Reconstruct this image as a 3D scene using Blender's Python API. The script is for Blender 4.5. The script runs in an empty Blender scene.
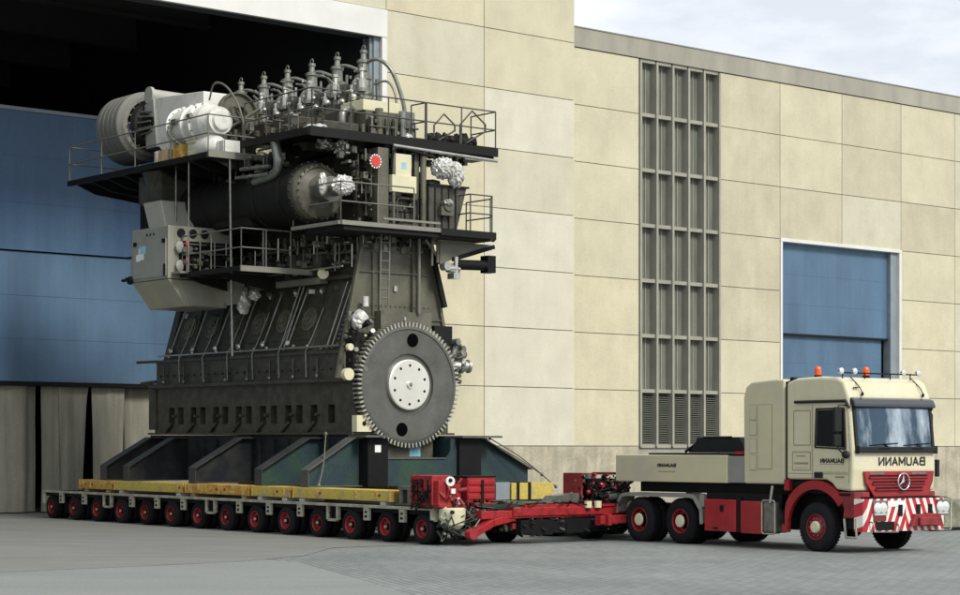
import bpy, math, random
from math import sin, cos, pi, radians, sqrt, atan2
from mathutils import Vector, Matrix, noise

random.seed(11)
scene = bpy.context.scene
COL = scene.collection

# ------------------------------------------------------------------ camera
H = 2.37                                   # eye height
cam_d = bpy.data.cameras.new("camera")
cam_d.sensor_width = 36.0
cam_d.lens = 75.0
cam_d.shift_y = 0.1578
cam_d.clip_start = 0.5
cam_d.clip_end = 3000
cam = bpy.data.objects.new("camera", cam_d)
cam.location = (0, 0, H)
cam.rotation_euler = (radians(90), 0, 0)
COL.objects.link(cam)
scene.camera = cam

# ------------------------------------------------------------------ light
SUN_DIR = Vector((0.64, -0.77, 0)).normalized()
SUN_EL = radians(40)
sd = Vector((SUN_DIR.x * cos(SUN_EL), SUN_DIR.y * cos(SUN_EL), sin(SUN_EL)))
sun_l = bpy.data.lights.new("sun", 'SUN')
sun_l.energy = 2.5
sun_l.angle = radians(16)
sun_l.color = (1.0, 0.955, 0.87)
sun_o = bpy.data.objects.new("sun", sun_l)
sun_o.rotation_euler = sd.to_track_quat('Z', 'Y').to_euler()
COL.objects.link(sun_o)

world = bpy.data.worlds.new("World")
scene.world = world
world.use_nodes = True
wn = world.node_tree
wn.nodes.clear()
w_out = wn.nodes.new('ShaderNodeOutputWorld')
w_bg = wn.nodes.new('ShaderNodeBackground')
w_bg.inputs['Strength'].default_value = 0.076
sky = wn.nodes.new('ShaderNodeTexSky')
sky.sky_type = 'NISHITA'
sky.sun_disc = False
sky.sun_elevation = SUN_EL
sky.sun_rotation = atan2(SUN_DIR.x, SUN_DIR.y)
sky.air_density = 1.0
sky.dust_density = 2.0
tc = wn.nodes.new('ShaderNodeTexCoord')
mp = wn.nodes.new('ShaderNodeMapping')
mp.inputs['Scale'].default_value = (1, 1, 2.6)
mp.inputs['Location'].default_value = (0.35, 0.1, 0.34)
nz = wn.nodes.new('ShaderNodeTexNoise')
nz.inputs['Scale'].default_value = 5.5
nz.inputs['Detail'].default_value = 7
nz.inputs['Roughness'].default_value = 0.55
rp = wn.nodes.new('ShaderNodeValToRGB')
rp.color_ramp.elements[0].position = 0.44
rp.color_ramp.elements[0].color = (0.66, 0.66, 0.66, 1)
rp.color_ramp.elements[1].position = 0.60
rp.color_ramp.elements[1].color = (1, 1, 1, 1)
mx = wn.nodes.new('ShaderNodeMixRGB')
mx.inputs[2].default_value = (11.2, 11.6, 12.2, 1)
wn.links.new(tc.outputs['Generated'], mp.inputs['Vector'])
wn.links.new(mp.outputs[0], nz.inputs['Vector'])
wn.links.new(nz.outputs['Fac'], rp.inputs[0])
wn.links.new(rp.outputs[0], mx.inputs[0])
wn.links.new(sky.outputs[0], mx.inputs[1])
wn.links.new(mx.outputs[0], w_bg.inputs[0])
wn.links.new(w_bg.outputs[0], w_out.inputs[0])

vs = scene.view_settings
vs.view_transform = 'Standard'
vs.look = 'None'
vs.exposure = 0.33
vs.gamma = 1
vs.use_curve_mapping = False

# ------------------------------------------------------------------ materials
MATS = {}
def mat(name, rgb, rough=0.6, metal=0.0, var=0.12, scale=2.0, rgb2=None, lo=0.42, hi=0.62,
        bump=0.0, bscale=40.0, stretch=(1, 1, 1), spec=None, coat=0.0, fine=0.0, streak=0.0, orand=0.0):
    """painted / weathered surface: base colour with slow tint variation, optional second colour in patches"""
    m = bpy.data.materials.new(name)
    m.use_nodes = True
    nt = m.node_tree
    b = nt.nodes['Principled BSDF']
    b.inputs['Roughness'].default_value = rough
    b.inputs['Metallic'].default_value = metal
    if spec is not None:
        b.inputs['Specular IOR Level'].default_value = spec
    if coat:
        b.inputs['Coat Weight'].default_value = coat
        b.inputs['Coat Roughness'].default_value = 0.08
    tcn = nt.nodes.new('ShaderNodeTexCoord')
    mpn = nt.nodes.new('ShaderNodeMapping')
    mpn.inputs['Scale'].default_value = stretch
    nt.links.new(tcn.outputs['Object'], mpn.inputs['Vector'])
    n1 = nt.nodes.new('ShaderNodeTexNoise')
    n1.inputs['Scale'].default_value = scale
    n1.inputs['Detail'].default_value = 6
    n1.inputs['Roughness'].default_value = 0.6
    nt.links.new(mpn.outputs[0], n1.inputs['Vector'])
    c1 = nt.nodes.new('ShaderNodeMixRGB')
    if rgb2 is None:
        c1.inputs[1].default_value = tuple(c * (1 - var) for c in rgb) + (1,)
        c1.inputs[2].default_value = tuple(min(1, c * (1 + var)) for c in rgb) + (1,)
        lo, hi = 0.3, 0.7
    else:
        c1.inputs[1].default_value = tuple(rgb) + (1,)
        c1.inputs[2].default_value = tuple(rgb2) + (1,)
    r = nt.nodes.new('ShaderNodeMapRange')
    r.inputs['From Min'].default_value = lo
    r.inputs['From Max'].default_value = hi
    nt.links.new(n1.outputs['Fac'], r.inputs['Value'])
    nt.links.new(r.outputs[0], c1.inputs[0])
    last = c1.outputs[0]
    if fine:
        n3 = nt.nodes.new('ShaderNodeTexNoise')
        n3.inputs['Scale'].default_value = 14
        n3.inputs['Detail'].default_value = 5
        nt.links.new(tcn.outputs['Object'], n3.inputs['Vector'])
        r3 = nt.nodes.new('ShaderNodeMapRange')
        r3.inputs['From Min'].default_value = 0.3
        r3.inputs['From Max'].default_value = 0.7
        r3.inputs['To Min'].default_value = 1 - fine
        r3.inputs['To Max'].default_value = 1 + fine
        nt.links.new(n3.outputs['Fac'], r3.inputs['Value'])
        mu = nt.nodes.new('ShaderNodeVectorMath')
        mu.operation = 'SCALE'
        nt.links.new(last, mu.inputs[0])
        nt.links.new(r3.outputs[0], mu.inputs['Scale'])
        last = mu.outputs[0]
    if streak:
        ms = nt.nodes.new('ShaderNodeMapping'); ms.inputs['Scale'].default_value = (5.0, 5.0, 0.22)
        nt.links.new(tcn.outputs['Object'], ms.inputs['Vector'])
        n4 = nt.nodes.new('ShaderNodeTexNoise'); n4.inputs['Scale'].default_value = 1.0; n4.inputs['Detail'].default_value = 5
        nt.links.new(ms.outputs[0], n4.inputs['Vector'])
        r4 = nt.nodes.new('ShaderNodeMapRange')
        r4.inputs['From Min'].default_value = 0.32; r4.inputs['From Max'].default_value = 0.6
        r4.inputs['To Min'].default_value = 1 - 2 * streak; r4.inputs['To Max'].default_value = 1 + .3 * streak
        nt.links.new(n4.outputs['Fac'], r4.inputs['Value'])
        m4 = nt.nodes.new('ShaderNodeVectorMath'); m4.operation = 'SCALE'
        nt.links.new(last, m4.inputs[0]); nt.links.new(r4.outputs[0], m4.inputs['Scale'])
        last = m4.outputs[0]
    if orand:
        oi = nt.nodes.new('ShaderNodeObjectInfo')
        r5 = nt.nodes.new('ShaderNodeMapRange')
        r5.inputs['To Min'].default_value = 1 - orand; r5.inputs['To Max'].default_value = 1 + orand
        nt.links.new(oi.outputs['Random'], r5.inputs['Value'])
        m5 = nt.nodes.new('ShaderNodeVectorMath'); m5.operation = 'SCALE'
        nt.links.new(last, m5.inputs[0]); nt.links.new(r5.outputs[0], m5.inputs['Scale'])
        last = m5.outputs[0]
    nt.links.new(last, b.inputs['Base Color'])
    if bump:
        n2 = nt.nodes.new('ShaderNodeTexNoise')
        n2.inputs['Scale'].default_value = bscale
        n2.inputs['Detail'].default_value = 3
        nt.links.new(tcn.outputs['Object'], n2.inputs['Vector'])
        bp = nt.nodes.new('ShaderNodeBump')
        bp.inputs['Strength'].default_value = bump
        bp.inputs['Distance'].default_value = 0.02
        nt.links.new(n2.outputs['Fac'], bp.inputs['Height'])
        nt.links.new(bp.outputs[0], b.inputs['Normal'])
    MATS[name] = m
    return m

CREAM = (0.66, 0.62, 0.47)
panel_mats = [
    mat('panel_cream', (0.515, 0.480, 0.345), 0.85, var=0.10, streak=.010, scale=0.8, bump=0.3, fine=0.05, stretch=(1, 1, 0.8)),
    mat('panel_cream_warm', (0.53, 0.490, 0.345), 0.85, var=0.10, streak=.010, scale=0.8, bump=0.3, fine=0.05, stretch=(1, 1, 0.8)),
    mat('panel_cream_grey', (0.505, 0.482, 0.368), 0.85, var=0.10, streak=.010, scale=0.9, bump=0.3, fine=0.05, stretch=(1, 1, 0.8)),
    mat('panel_pale', (0.55, 0.528, 0.425), 0.85, var=0.10, streak=.010, scale=0.9, bump=0.3, fine=0.05, stretch=(1, 1, 0.8)),
    mat('panel_pinkish', (0.56, 0.525, 0.425), 0.85, var=0.09, streak=.010, scale=0.9, bump=0.3, fine=0.05, stretch=(1, 1, 0.8)),
    mat('panel_dull', (0.470, 0.435, 0.315), 0.85, var=0.11, streak=.015, scale=0.9, bump=0.3, fine=0.05, stretch=(1, 1, 0.8)),
]
M_JOINT = mat('joint', (0.38, 0.355, 0.26), 0.9)
M_PLINTH = mat('washed_concrete', (0.34, 0.315, 0.235), 0.95, streak=.08, scale=1.3, rgb2=(0.44, 0.405, 0.30), bump=0.6, bscale=25, fine=0.12)
M_FASCIA = mat('fascia_concrete', (0.31, 0.30, 0.25), 0.9, var=0.2, scale=0.8, stretch=(1, 1, .3), bump=.2)
M_WHITE = mat('white_paint', (0.64, 0.64, 0.61), 0.5, var=0.07, scale=0.8)
M_BLUEDOOR = mat('blue_door_paint', (0.075, 0.142, 0.225), 0.5, var=0.25, streak=.03, scale=0.45, stretch=(1, 1, 0.35), fine=.05)
M_BLUEDOOR2 = mat('blue_door_faded', (0.040, 0.098, 0.195), 0.5, streak=.035, rgb2=(0.085, 0.165, 0.28), lo=.35, hi=.7, scale=0.35, stretch=(1, 1, 0.25), fine=.06)
M_RAIL_STEEL = mat('guide_steel', (0.25, 0.29, 0.31), 0.5, 0.3)
M_FIN = mat('window_fin', (0.29, 0.285, 0.235), 0.7, var=.12, scale=1.5)
M_PANE = mat('dusty_glazing', (0.15, 0.16, 0.135), 0.3, var=.3, scale=1.2, stretch=(1, 1, .3))
M_LOUVRE = mat('louvre_slats', (0.15, 0.155, 0.125), 0.6)
M_DARKROOM = mat('unlit_interior', (0.012, 0.012, 0.012), 0.9)  # near-black colour paints the unlit depth of the hall
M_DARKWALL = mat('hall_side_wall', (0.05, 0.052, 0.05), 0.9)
M_TARP = mat('grey_tarpaulin', (0.21, 0.205, 0.16), 0.85, streak=.10, rgb2=(0.31, 0.30, 0.235), lo=.35, hi=.7, scale=0.9, stretch=(1.6, 1.6, .35), bump=.3, bscale=18, fine=.06)
M_MOSS = mat('mossy_concrete', (0.12, 0.125, 0.085), 0.95, scale=2.2, rgb2=(0.24, 0.235, 0.17), bump=.6, bscale=20, fine=.12)

M_ENG = mat('engine_olive', (0.036, 0.034, 0.026), 0.45, rgb2=(0.074, 0.069, 0.049), lo=.4, hi=.68, scale=3.2, fine=.12, bump=.12, bscale=12)
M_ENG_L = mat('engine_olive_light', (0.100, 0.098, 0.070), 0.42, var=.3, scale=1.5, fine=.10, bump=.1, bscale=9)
M_ENG_L2 = mat('receiver_end_lit', (0.085, 0.083, 0.060), 0.45, rgb2=(0.045, 0.043, 0.033), scale=3.5, fine=.15)  # lighter olive paints the lit receiver end; the body is darker
M_ENG_D = mat('engine_dark', (0.010, 0.010, 0.009), 0.6, spec=.2, var=.2)
M_BLACK = mat('black_steel', (0.007, 0.007, 0.008), 0.6, var=.25, spec=.18)
M_RUBBER = mat('tyre_rubber', (0.011, 0.011, 0.012), 0.85, spec=.15, orand=.4, var=.2, scale=6)
M_RAIL = mat('railing_steel', (0.15, 0.15, 0.125), 0.5, .2)
M_RAIL_D = mat('railing_dark', (0.055, 0.055, 0.045), 0.5)
M_EDGE = mat('walkway_edge', (0.20, 0.20, 0.165), 0.5, .1)
M_METAL = mat('bare_metal', (0.50, 0.50, 0.46), 0.32, .85, var=.2, scale=4)
M_METAL_D = mat('dull_metal', (0.22, 0.225, 0.20), 0.4, .7, var=.3, scale=5)
M_GEAR = mat('gear_steel', (0.105, 0.108, 0.095), 0.40, .35, var=0.25, scale=1.5, fine=.06)
M_TEETH = mat('gear_teeth', (0.40, 0.40, 0.34), 0.4, .5)
M_HUB = mat('machined_hub', (0.72, 0.71, 0.64), 0.3, .55, var=.06)
M_FOIL = mat('white_wrap', (0.66, 0.66, 0.62), 0.28, .35, rgb2=(.42, .42, .39), lo=.4, hi=.7, scale=9)
M_TURBO = mat('turbo_white', (0.68, 0.68, 0.63), 0.4, .1, rgb2=(.50, .49, .43), lo=.5, hi=.75, scale=3.5)
M_TURBO_G = mat('turbo_grey', (0.34, 0.34, 0.30), 0.5, var=.1)
M_SILENCER = mat('silencer_grey', (0.165, 0.165, 0.145), 0.6, var=.12, scale=2)
M_COOLER = mat('cooler_grey', (0.34, 0.34, 0.28), 0.35, .35, var=.12, scale=1.3)
M_BOXCREAM = mat('cream_box', (0.60, 0.57, 0.39), 0.5, var=.08)
M_CARD = mat('wood_packing', (0.42, 0.30, 0.13), 0.8, rgb2=(0.50, .42, .28), scale=4)
M_REDPT = mat('red_valve', (0.55, 0.04, 0.03), 0.4)
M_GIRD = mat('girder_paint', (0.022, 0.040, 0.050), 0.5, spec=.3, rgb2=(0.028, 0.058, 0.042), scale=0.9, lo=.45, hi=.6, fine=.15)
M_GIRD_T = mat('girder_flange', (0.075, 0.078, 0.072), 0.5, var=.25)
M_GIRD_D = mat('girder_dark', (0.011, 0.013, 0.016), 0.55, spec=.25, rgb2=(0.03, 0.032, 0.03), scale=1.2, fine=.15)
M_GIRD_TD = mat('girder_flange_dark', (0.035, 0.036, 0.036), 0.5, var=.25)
M_HOLE = mat('hole_shade', (0.003, 0.003, 0.003), 1.0, spec=0.0)  # matt black that paints the shade inside holes
M_YEL = mat('yellow_beam', (0.50, 0.39, 0.08), 0.65, rgb2=(0.33, 0.28, 0.15), lo=.52, hi=.66, scale=2.5, fine=.15)
M_YEL_D = mat('yellow_beam_rusty', (0.42, 0.22, 0.045), 0.7, rgb2=(0.55, 0.38, 0.10), lo=.45, hi=.6, scale=3.5, fine=.2)
M_DECK = mat('trailer_edge', (0.36, 0.36, 0.29), 0.6, rgb2=(.22, .21, .16), scale=2.2, fine=.15)
M_RED = mat('red_paint', (0.30, 0.016, 0.02), 0.4, var=.2, scale=2, fine=.08, coat=.15)
M_RED_DULL = mat('red_paint_dirty', (0.14, 0.014, 0.014), 0.6, rgb2=(0.27, .02, .022), scale=3, fine=.15)
M_RED_DULL2 = mat('red_cover_worn', (0.30, 0.016, 0.02), 0.45, rgb2=(0.11, .012, .012), lo=.48, hi=.7, scale=6, fine=.2)
M_RIM = mat('red_rim', (0.25, 0.014, 0.020), 0.5, orand=.35, var=.15, scale=6)
M_TRUCK = mat('cream_paint', (0.60, 0.57, 0.41), 0.30, rgb2=(0.58, 0.54, 0.35), lo=.42, hi=.66, scale=1.4, coat=.35, fine=.03, streak=.02)
M_TRUCK_Y = mat('cream_paint_weathered', (0.56, 0.52, 0.33), 0.42, rgb2=(0.47, 0.455, 0.335), scale=0.9, lo=.4, hi=.65, coat=.15)
M_GREYP = mat('grey_paint', (0.27, 0.275, 0.245), 0.45, .2, var=.1)
M_GLASS = mat('windscreen_glass', (0.07, 0.11, 0.15), 0.05, .8, rgb2=(0.55, 0.63, 0.68), lo=.44, hi=.64, scale=1.3, stretch=(1, 1.6, .5))  # pale patches paint reflected sky into the glass colour
M_GLASS_D = mat('side_glass', (0.02, 0.022, 0.022), 0.05, spec=.8)
M_PLASTIC = mat('black_plastic', (0.013, 0.014, 0.015), 0.45, spec=.3)
M_VISOR = mat('tinted_visor', (0.03, 0.035, 0.042), 0.12, spec=.9)
M_ORANGE = mat('orange_lens', (0.72, 0.10, 0.015), 0.3)
M_LENS = mat('lamp_lens', (0.72, 0.74, 0.72), 0.15, .4)
M_TEXT = mat('lettering', (0.02, 0.018, 0.015), 0.6)
M_TEXT_G = mat('lettering_grey', (0.22, 0.20, 0.12), 0.6)
M_CHROME = mat('chrome', (0.75, 0.76, 0.78), 0.15, .95)
M_LABEL = mat('label_blue', (0.25, 0.50, 0.62), 0.5)
M_LABELW = mat('label_white', (0.72, 0.74, 0.72), 0.5)
M_HOSE = mat('hose_rubber', (0.02, 0.03, 0.022), 0.5)

def stripes(name, kx, kz, freq, red=(0.50, 0.025, 0.03), white=(0.78, 0.78, 0.74)):
    m = bpy.data.materials.new(name)
    m.use_nodes = True
    nt = m.node_tree
    b = nt.nodes['Principled BSDF']
    b.inputs['Roughness'].default_value = 0.45
    t = nt.nodes.new('ShaderNodeTexCoord')
    sx = nt.nodes.new('ShaderNodeSeparateXYZ')
    nt.links.new(t.outputs['Object'], sx.inputs[0])
    a = nt.nodes.new('ShaderNodeMath'); a.operation = 'MULTIPLY'; a.inputs[1].default_value = kx
    nt.links.new(sx.outputs['Y'], a.inputs[0])
    c = nt.nodes.new('ShaderNodeMath'); c.operation = 'MULTIPLY_ADD'; c.inputs[1].default_value = kz
    nt.links.new(sx.outputs['Z'], c.inputs[0]); nt.links.new(a.outputs[0], c.inputs[2])
    d = nt.nodes.new('ShaderNodeMath'); d.operation = 'MULTIPLY'; d.inputs[1].default_value = freq
    nt.links.new(c.outputs[0], d.inputs[0])
    e = nt.nodes.new('ShaderNodeMath'); e.operation = 'FRACT'
    nt.links.new(d.outputs[0], e.inputs[0])
    f = nt.nodes.new('ShaderNodeMath'); f.operation = 'GREATER_THAN'; f.inputs[1].default_value = 0.54
    nt.links.new(e.outputs[0], f.inputs[0])
    x = nt.nodes.new('ShaderNodeMixRGB')
    x.inputs[1].default_value = red + (1,); x.inputs[2].default_value = white + (1,)
    nt.links.new(f.outputs[0], x.inputs[0]); nt.links.new(x.outputs[0], b.inputs['Base Color'])
    MATS[name] = m
    return m
M_STRIPE_L = stripes('warning_stripes_left', 1, -0.42, 4.3, (0.42, 0.02, 0.03), (0.70, 0.70, 0.64))
M_STRIPE_R = stripes('warning_stripes_right', 1, 0.42, 4.3, (0.42, 0.02, 0.03), (0.70, 0.70, 0.64))

# ------------------------------------------------------------------ mesh builder
class MB:
    def __init__(self):
        self.v = []; self.f = []; self.mi = []; self.sm = []; self.cur = 0
    def m(self, i):
        self.cur = i; return self
    def add(self, vs_, fs, smooth=False):
        o = len(self.v)
        self.v += [tuple(p) for p in vs_]
        for f in fs:
            self.f.append([o + i for i in f]); self.mi.append(self.cur); self.sm.append(smooth)
        return self
    def box(self, x0, x1, y0, y1, z0, z1):
        if x0 > x1: x0, x1 = x1, x0
        if y0 > y1: y0, y1 = y1, y0
        if z0 > z1: z0, z1 = z1, z0
        return self.add([(x0, y0, z0), (x1, y0, z0), (x1, y1, z0), (x0, y1, z0), (x0, y0, z1), (x1, y0, z1), (x1, y1, z1), (x0, y1, z1)],
                        [(0, 3, 2, 1), (4, 5, 6, 7), (0, 1, 5, 4), (1, 2, 6, 5), (2, 3, 7, 6), (3, 0, 4, 7)])
    def beam(self, p, q, wd, ht, up=(0, 0, 1)):
        p = Vector(p); q = Vector(q); d = (q - p).normalized(); up = Vector(up)
        s = d.cross(up)
        if s.length < 1e-4: s = d.cross(Vector((1, 0, 0)))
        s.normalize(); t = s.cross(d).normalized()
        vs_ = []
        for c in (p, q):
            for a, b in ((-1, -1), (1, -1), (1, 1), (-1, 1)):
                vs_.append(c + s * a * wd / 2 + t * b * ht / 2)
        return self.add(vs_, [(0, 3, 2, 1)[::-1], (4, 5, 6, 7)[::-1], (0, 1, 5, 4), (1, 2, 6, 5), (2, 3, 7, 6), (3, 0, 4, 7)])
    def prism(self, poly, ext):
        n = len(poly); e = Vector(ext)
        a = [Vector(p) for p in poly]
        nrm = Vector((0, 0, 0))
        for i in range(n):
            nrm += a[i].cross(a[(i + 1) % n])
        if nrm.dot(e) > 0: a = a[::-1]
        b = [p + e for p in a]
        return self.add(a + b, [tuple(range(n)), tuple(range(2 * n - 1, n - 1, -1))] + [(i, i + n, (i + 1) % n + n, (i + 1) % n) for i in range(n)])
    def tube(self, p, q, r, n=8, r2=None, cap=True):
        return self.path([p, q], r, n, r2=r2, cap=cap)
    def path(self, pts, r, n=8, r2=None, cap=True):
        pts = [Vector(p) for p in pts]
        vs_ = []; fs = []
        prev = None
        for i, p in enumerate(pts):
            if i == 0: d = pts[1] - pts[0]
            elif i == len(pts) - 1: d = pts[-1] - pts[-2]
            else: d = (pts[i + 1] - p).normalized() + (p - pts[i - 1]).normalized()
            if d.length < 1e-6: d = Vector((0, 0, 1))
            d.normalize()
            if prev is None:
                s = d.cross(Vector((0, 0, 1)))
                if s.length < 1e-3: s = d.cross(Vector((1, 0, 0)))
            else:
                s = prev - d * prev.dot(d)
                if s.length < 1e-4: s = d.cross(Vector((0, 0, 1)))
            s.normalize(); prev = s
            t = d.cross(s)
            rr = r if r2 is None else r + (r2 - r) * i / (len(pts) - 1)
            for k in range(n):
                a = 2 * pi * k / n
                vs_.append(p + s * cos(a) * rr + t * sin(a) * rr)
        for i in range(len(pts) - 1):
            for k in range(n):
                fs.append((i * n + k, i * n + (k + 1) % n, (i + 1) * n + (k + 1) % n, (i + 1) * n + k))
        self.add(vs_, fs, True)
        if cap:
            o = len(self.v) - len(vs_)
            c0 = [self.v[o + k] for k in range(n)]; c1 = [self.v[o + (len(pts) - 1) * n + k] for k in range(n)]
            self.add(c0, [tuple(range(n))[::-1]]); self.add(c1, [tuple(range(n))])
        return self
    def lathe(self, o, axis, prof, n=24, crease=True):
        """prof: list of (r, t); revolve round axis through o"""
        o = Vector(o); ax = Vector(axis).normalized()
        s = ax.cross(Vector((0, 0, 1)))
        if s.length < 1e-3: s = Vector((1, 0, 0))
        s.normalize(); t = ax.cross(s)
        def ring(r, h):
            return [o + ax * h + (s * cos(2 * pi * k / n) + t * sin(2 * pi * k / n)) * max(r, 1e-4) for k in range(n)]
        if crease:
            for (r0, h0), (r1, h1) in zip(prof, prof[1:]):
                self.add(ring(r0, h0) + ring(r1, h1), [(k, (k + 1) % n, n + (k + 1) % n, n + k) for k in range(n)], True)
        else:
            vs_ = []
            for r, h in prof: vs_ += ring(r, h)
            fs = []
            for i in range(len(prof) - 1):
                fs += [(i * n + k, i * n + (k + 1) % n, (i + 1) * n + (k + 1) % n, (i + 1) * n + k) for k in range(n)]
            self.add(vs_, fs, True)
        return self
    def cyl(self, o, axis, r, h0, h1, n=20):
        return self.lathe(o, axis, [(0, h0), (r, h0), (r, h1), (0, h1)], n)
    def blob(self, c, r, seed=0, amp=0.25, freq=2.5, rings=12, seg=18, smooth=False):
        c = Vector(c); r = Vector(r)
        vs_ = []
        for i in range(rings + 1):
            th = pi * i / rings
            for k in range(seg):
                ph = 2 * pi * k / seg
                d = Vector((sin(th) * cos(ph), sin(th) * sin(ph), cos(th)))
                nn = noise.noise(d * freq + Vector((seed * 7.3, seed * 3.1, 0)))
                n2 = noise.noise(d * freq * 3.3 + Vector((seed, 5, 0)))
                q = 1 + amp * nn * 1.6 + amp * .7 * n2
                vs_.append(c + Vector((d.x * r.x, d.y * r.y, d.z * r.z)) * q)
        fs = []
        for i in range(rings):
            for k in range(seg):
                fs.append((i * seg + k, (i + 1) * seg + k, (i + 1) * seg + (k + 1) % seg, i * seg + (k + 1) % seg))
        return self.add(vs_, fs, smooth)
    def build(self, name, mats, parent=None, bevel=0, loc=None):
        me = bpy.data.meshes.new(name)
        me.from_pydata(self.v, [], self.f)
        if not isinstance(mats, (list, tuple)): mats = [mats]
        for mm in mats: me.materials.append(mm)
        me.polygons.foreach_set('material_index', self.mi)
        me.polygons.foreach_set('use_smooth', self.sm)
        me.update()
        o = bpy.data.objects.new(name, me)
        COL.objects.link(o)
        if parent: o.parent = parent
        if loc: o.location = loc
        if bevel:
            b = o.modifiers.new('bevel', 'BEVEL')
            b.width = bevel; b.segments = 3; b.limit_method = 'ANGLE'; b.angle_limit = radians(40)
        return o

def tag(o, label=None, cat=None, group=None, kind=None):
    if label: o['label'] = label
    if cat: o['category'] = cat
    if group: o['group'] = group
    if kind: o['kind'] = kind
    return o
def empty(name, loc, rotz, label, cat, group=None, tilt=0.0):
    o = bpy.data.objects.new(name, None)
    COL.objects.link(o)
    o.location = loc
    o.rotation_euler = (0, tilt, rotz)
    tag(o, label, cat, group)
    return o
def dup(o, parent=None):
    c = o.copy(); COL.objects.link(c)
    if parent: c.parent = parent
    for ch in [x for x in scene_children(o)]:
        dup(ch, c)
    return c
def scene_children(o):
    return [x for x in ALLOBJ() if x.parent == o]
def ALLOBJ():
    return list(bpy.data.objects)
def curve(*pts, n=10):
    """Catmull-Rom through pts"""
    P = [Vector(p) for p in pts]
    P = [P[0] * 2 - P[1]] + P + [P[-1] * 2 - P[-2]]
    out = []
    for i in range(1, len(P) - 2):
        for k in range(n):
            t = k / n
            a, b, c, d = P[i - 1], P[i], P[i + 1], P[i + 2]
            out.append(0.5 * ((2 * b) + (c - a) * t + (2 * a - 5 * b + 4 * c - d) * t * t + (3 * b - a - 3 * c + d) * t ** 3))
    out.append(P[-2])
    return out
GLYPH = {   # strokes on a 1 x 1 cell
 'B': [[(0, 0), (0, 1)], [(0, 1), (.62, 1), (.8, .88), (.8, .64), (.62, .53), (0, .53)], [(.62, .53), (.88, .42), (.88, .12), (.68, 0), (0, 0)]],
 'A': [[(0, 0), (.45, 1), (.9, 0)], [(.18, .32), (.72, .32)]],
 'U': [[(0, 1), (0, .2), (.18, 0), (.68, 0), (.86, .2), (.86, 1)]],
 'M': [[(0, 0), (0, 1), (.5, .25), (1.0, 1), (1.0, 0)]],
 'N': [[(0, 0), (0, 1), (.85, 0), (.85, 1)]],
}
def text_mesh(name, word, size, M, material, parent, stroke=.24):
    """raised lettering; size = cap height"""
    mb = MB(); x = 0.0; adv = 1.22
    tot = sum((1.0 if c == 'M' else .88) + .36 for c in word) - .36
    x = -tot / 2
    for c in word:
        for ln in GLYPH[c]:
            for p0_, p1_ in zip(ln, ln[1:]):
                a_ = Vector((x + p0_[0], p0_[1] - .5, 0)); b_ = Vector((x + p1_[0], p1_[1] - .5, 0))
                d = (b_ - a_).normalized() * stroke * .35
                mb.beam(M @ ((a_ - d) * size), M @ ((b_ + d) * size), stroke * size, .004, up=(M.to_3x3() @ Vector((0, 0, 1))))
        x += (1.0 if c == 'M' else .88) + .36
    return mb.build(name, material, parent)

# ------------------------------------------------------------------ frames
YT = atan2(1600, 2000)                       # trailer heading
UT = Vector((sin(YT), -cos(YT), 0)); VT = Vector((cos(YT), sin(YT), 0))
T0 = Vector((-1.48, 49.4, 0)); RT = YT - pi / 2
TILT = 0.005
def tw(s, w, h=0): return T0 + UT * s + VT * w + Vector((0, 0, h))
YK = radians(36)                             # truck heading
UK = Vector((sin(YK), -cos(YK), 0)); VK = Vector((cos(YK), sin(YK), 0))
K0 = Vector((7.72, 46.1, 0)); RK = YK - pi / 2
def kw(s, w, h=0): return K0 + UK * s + VK * w + Vector((0, 0, h))
def k2t(s, w, h=0):                           # truck frame -> trailer frame
    p = kw(s, w, h) - T0
    return (p.dot(UT), p.dot(VT), h)
RW = atan2(2000, 2390)                       # wall direction
W0 = Vector((3.54, 74.9, 0.0))

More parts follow.
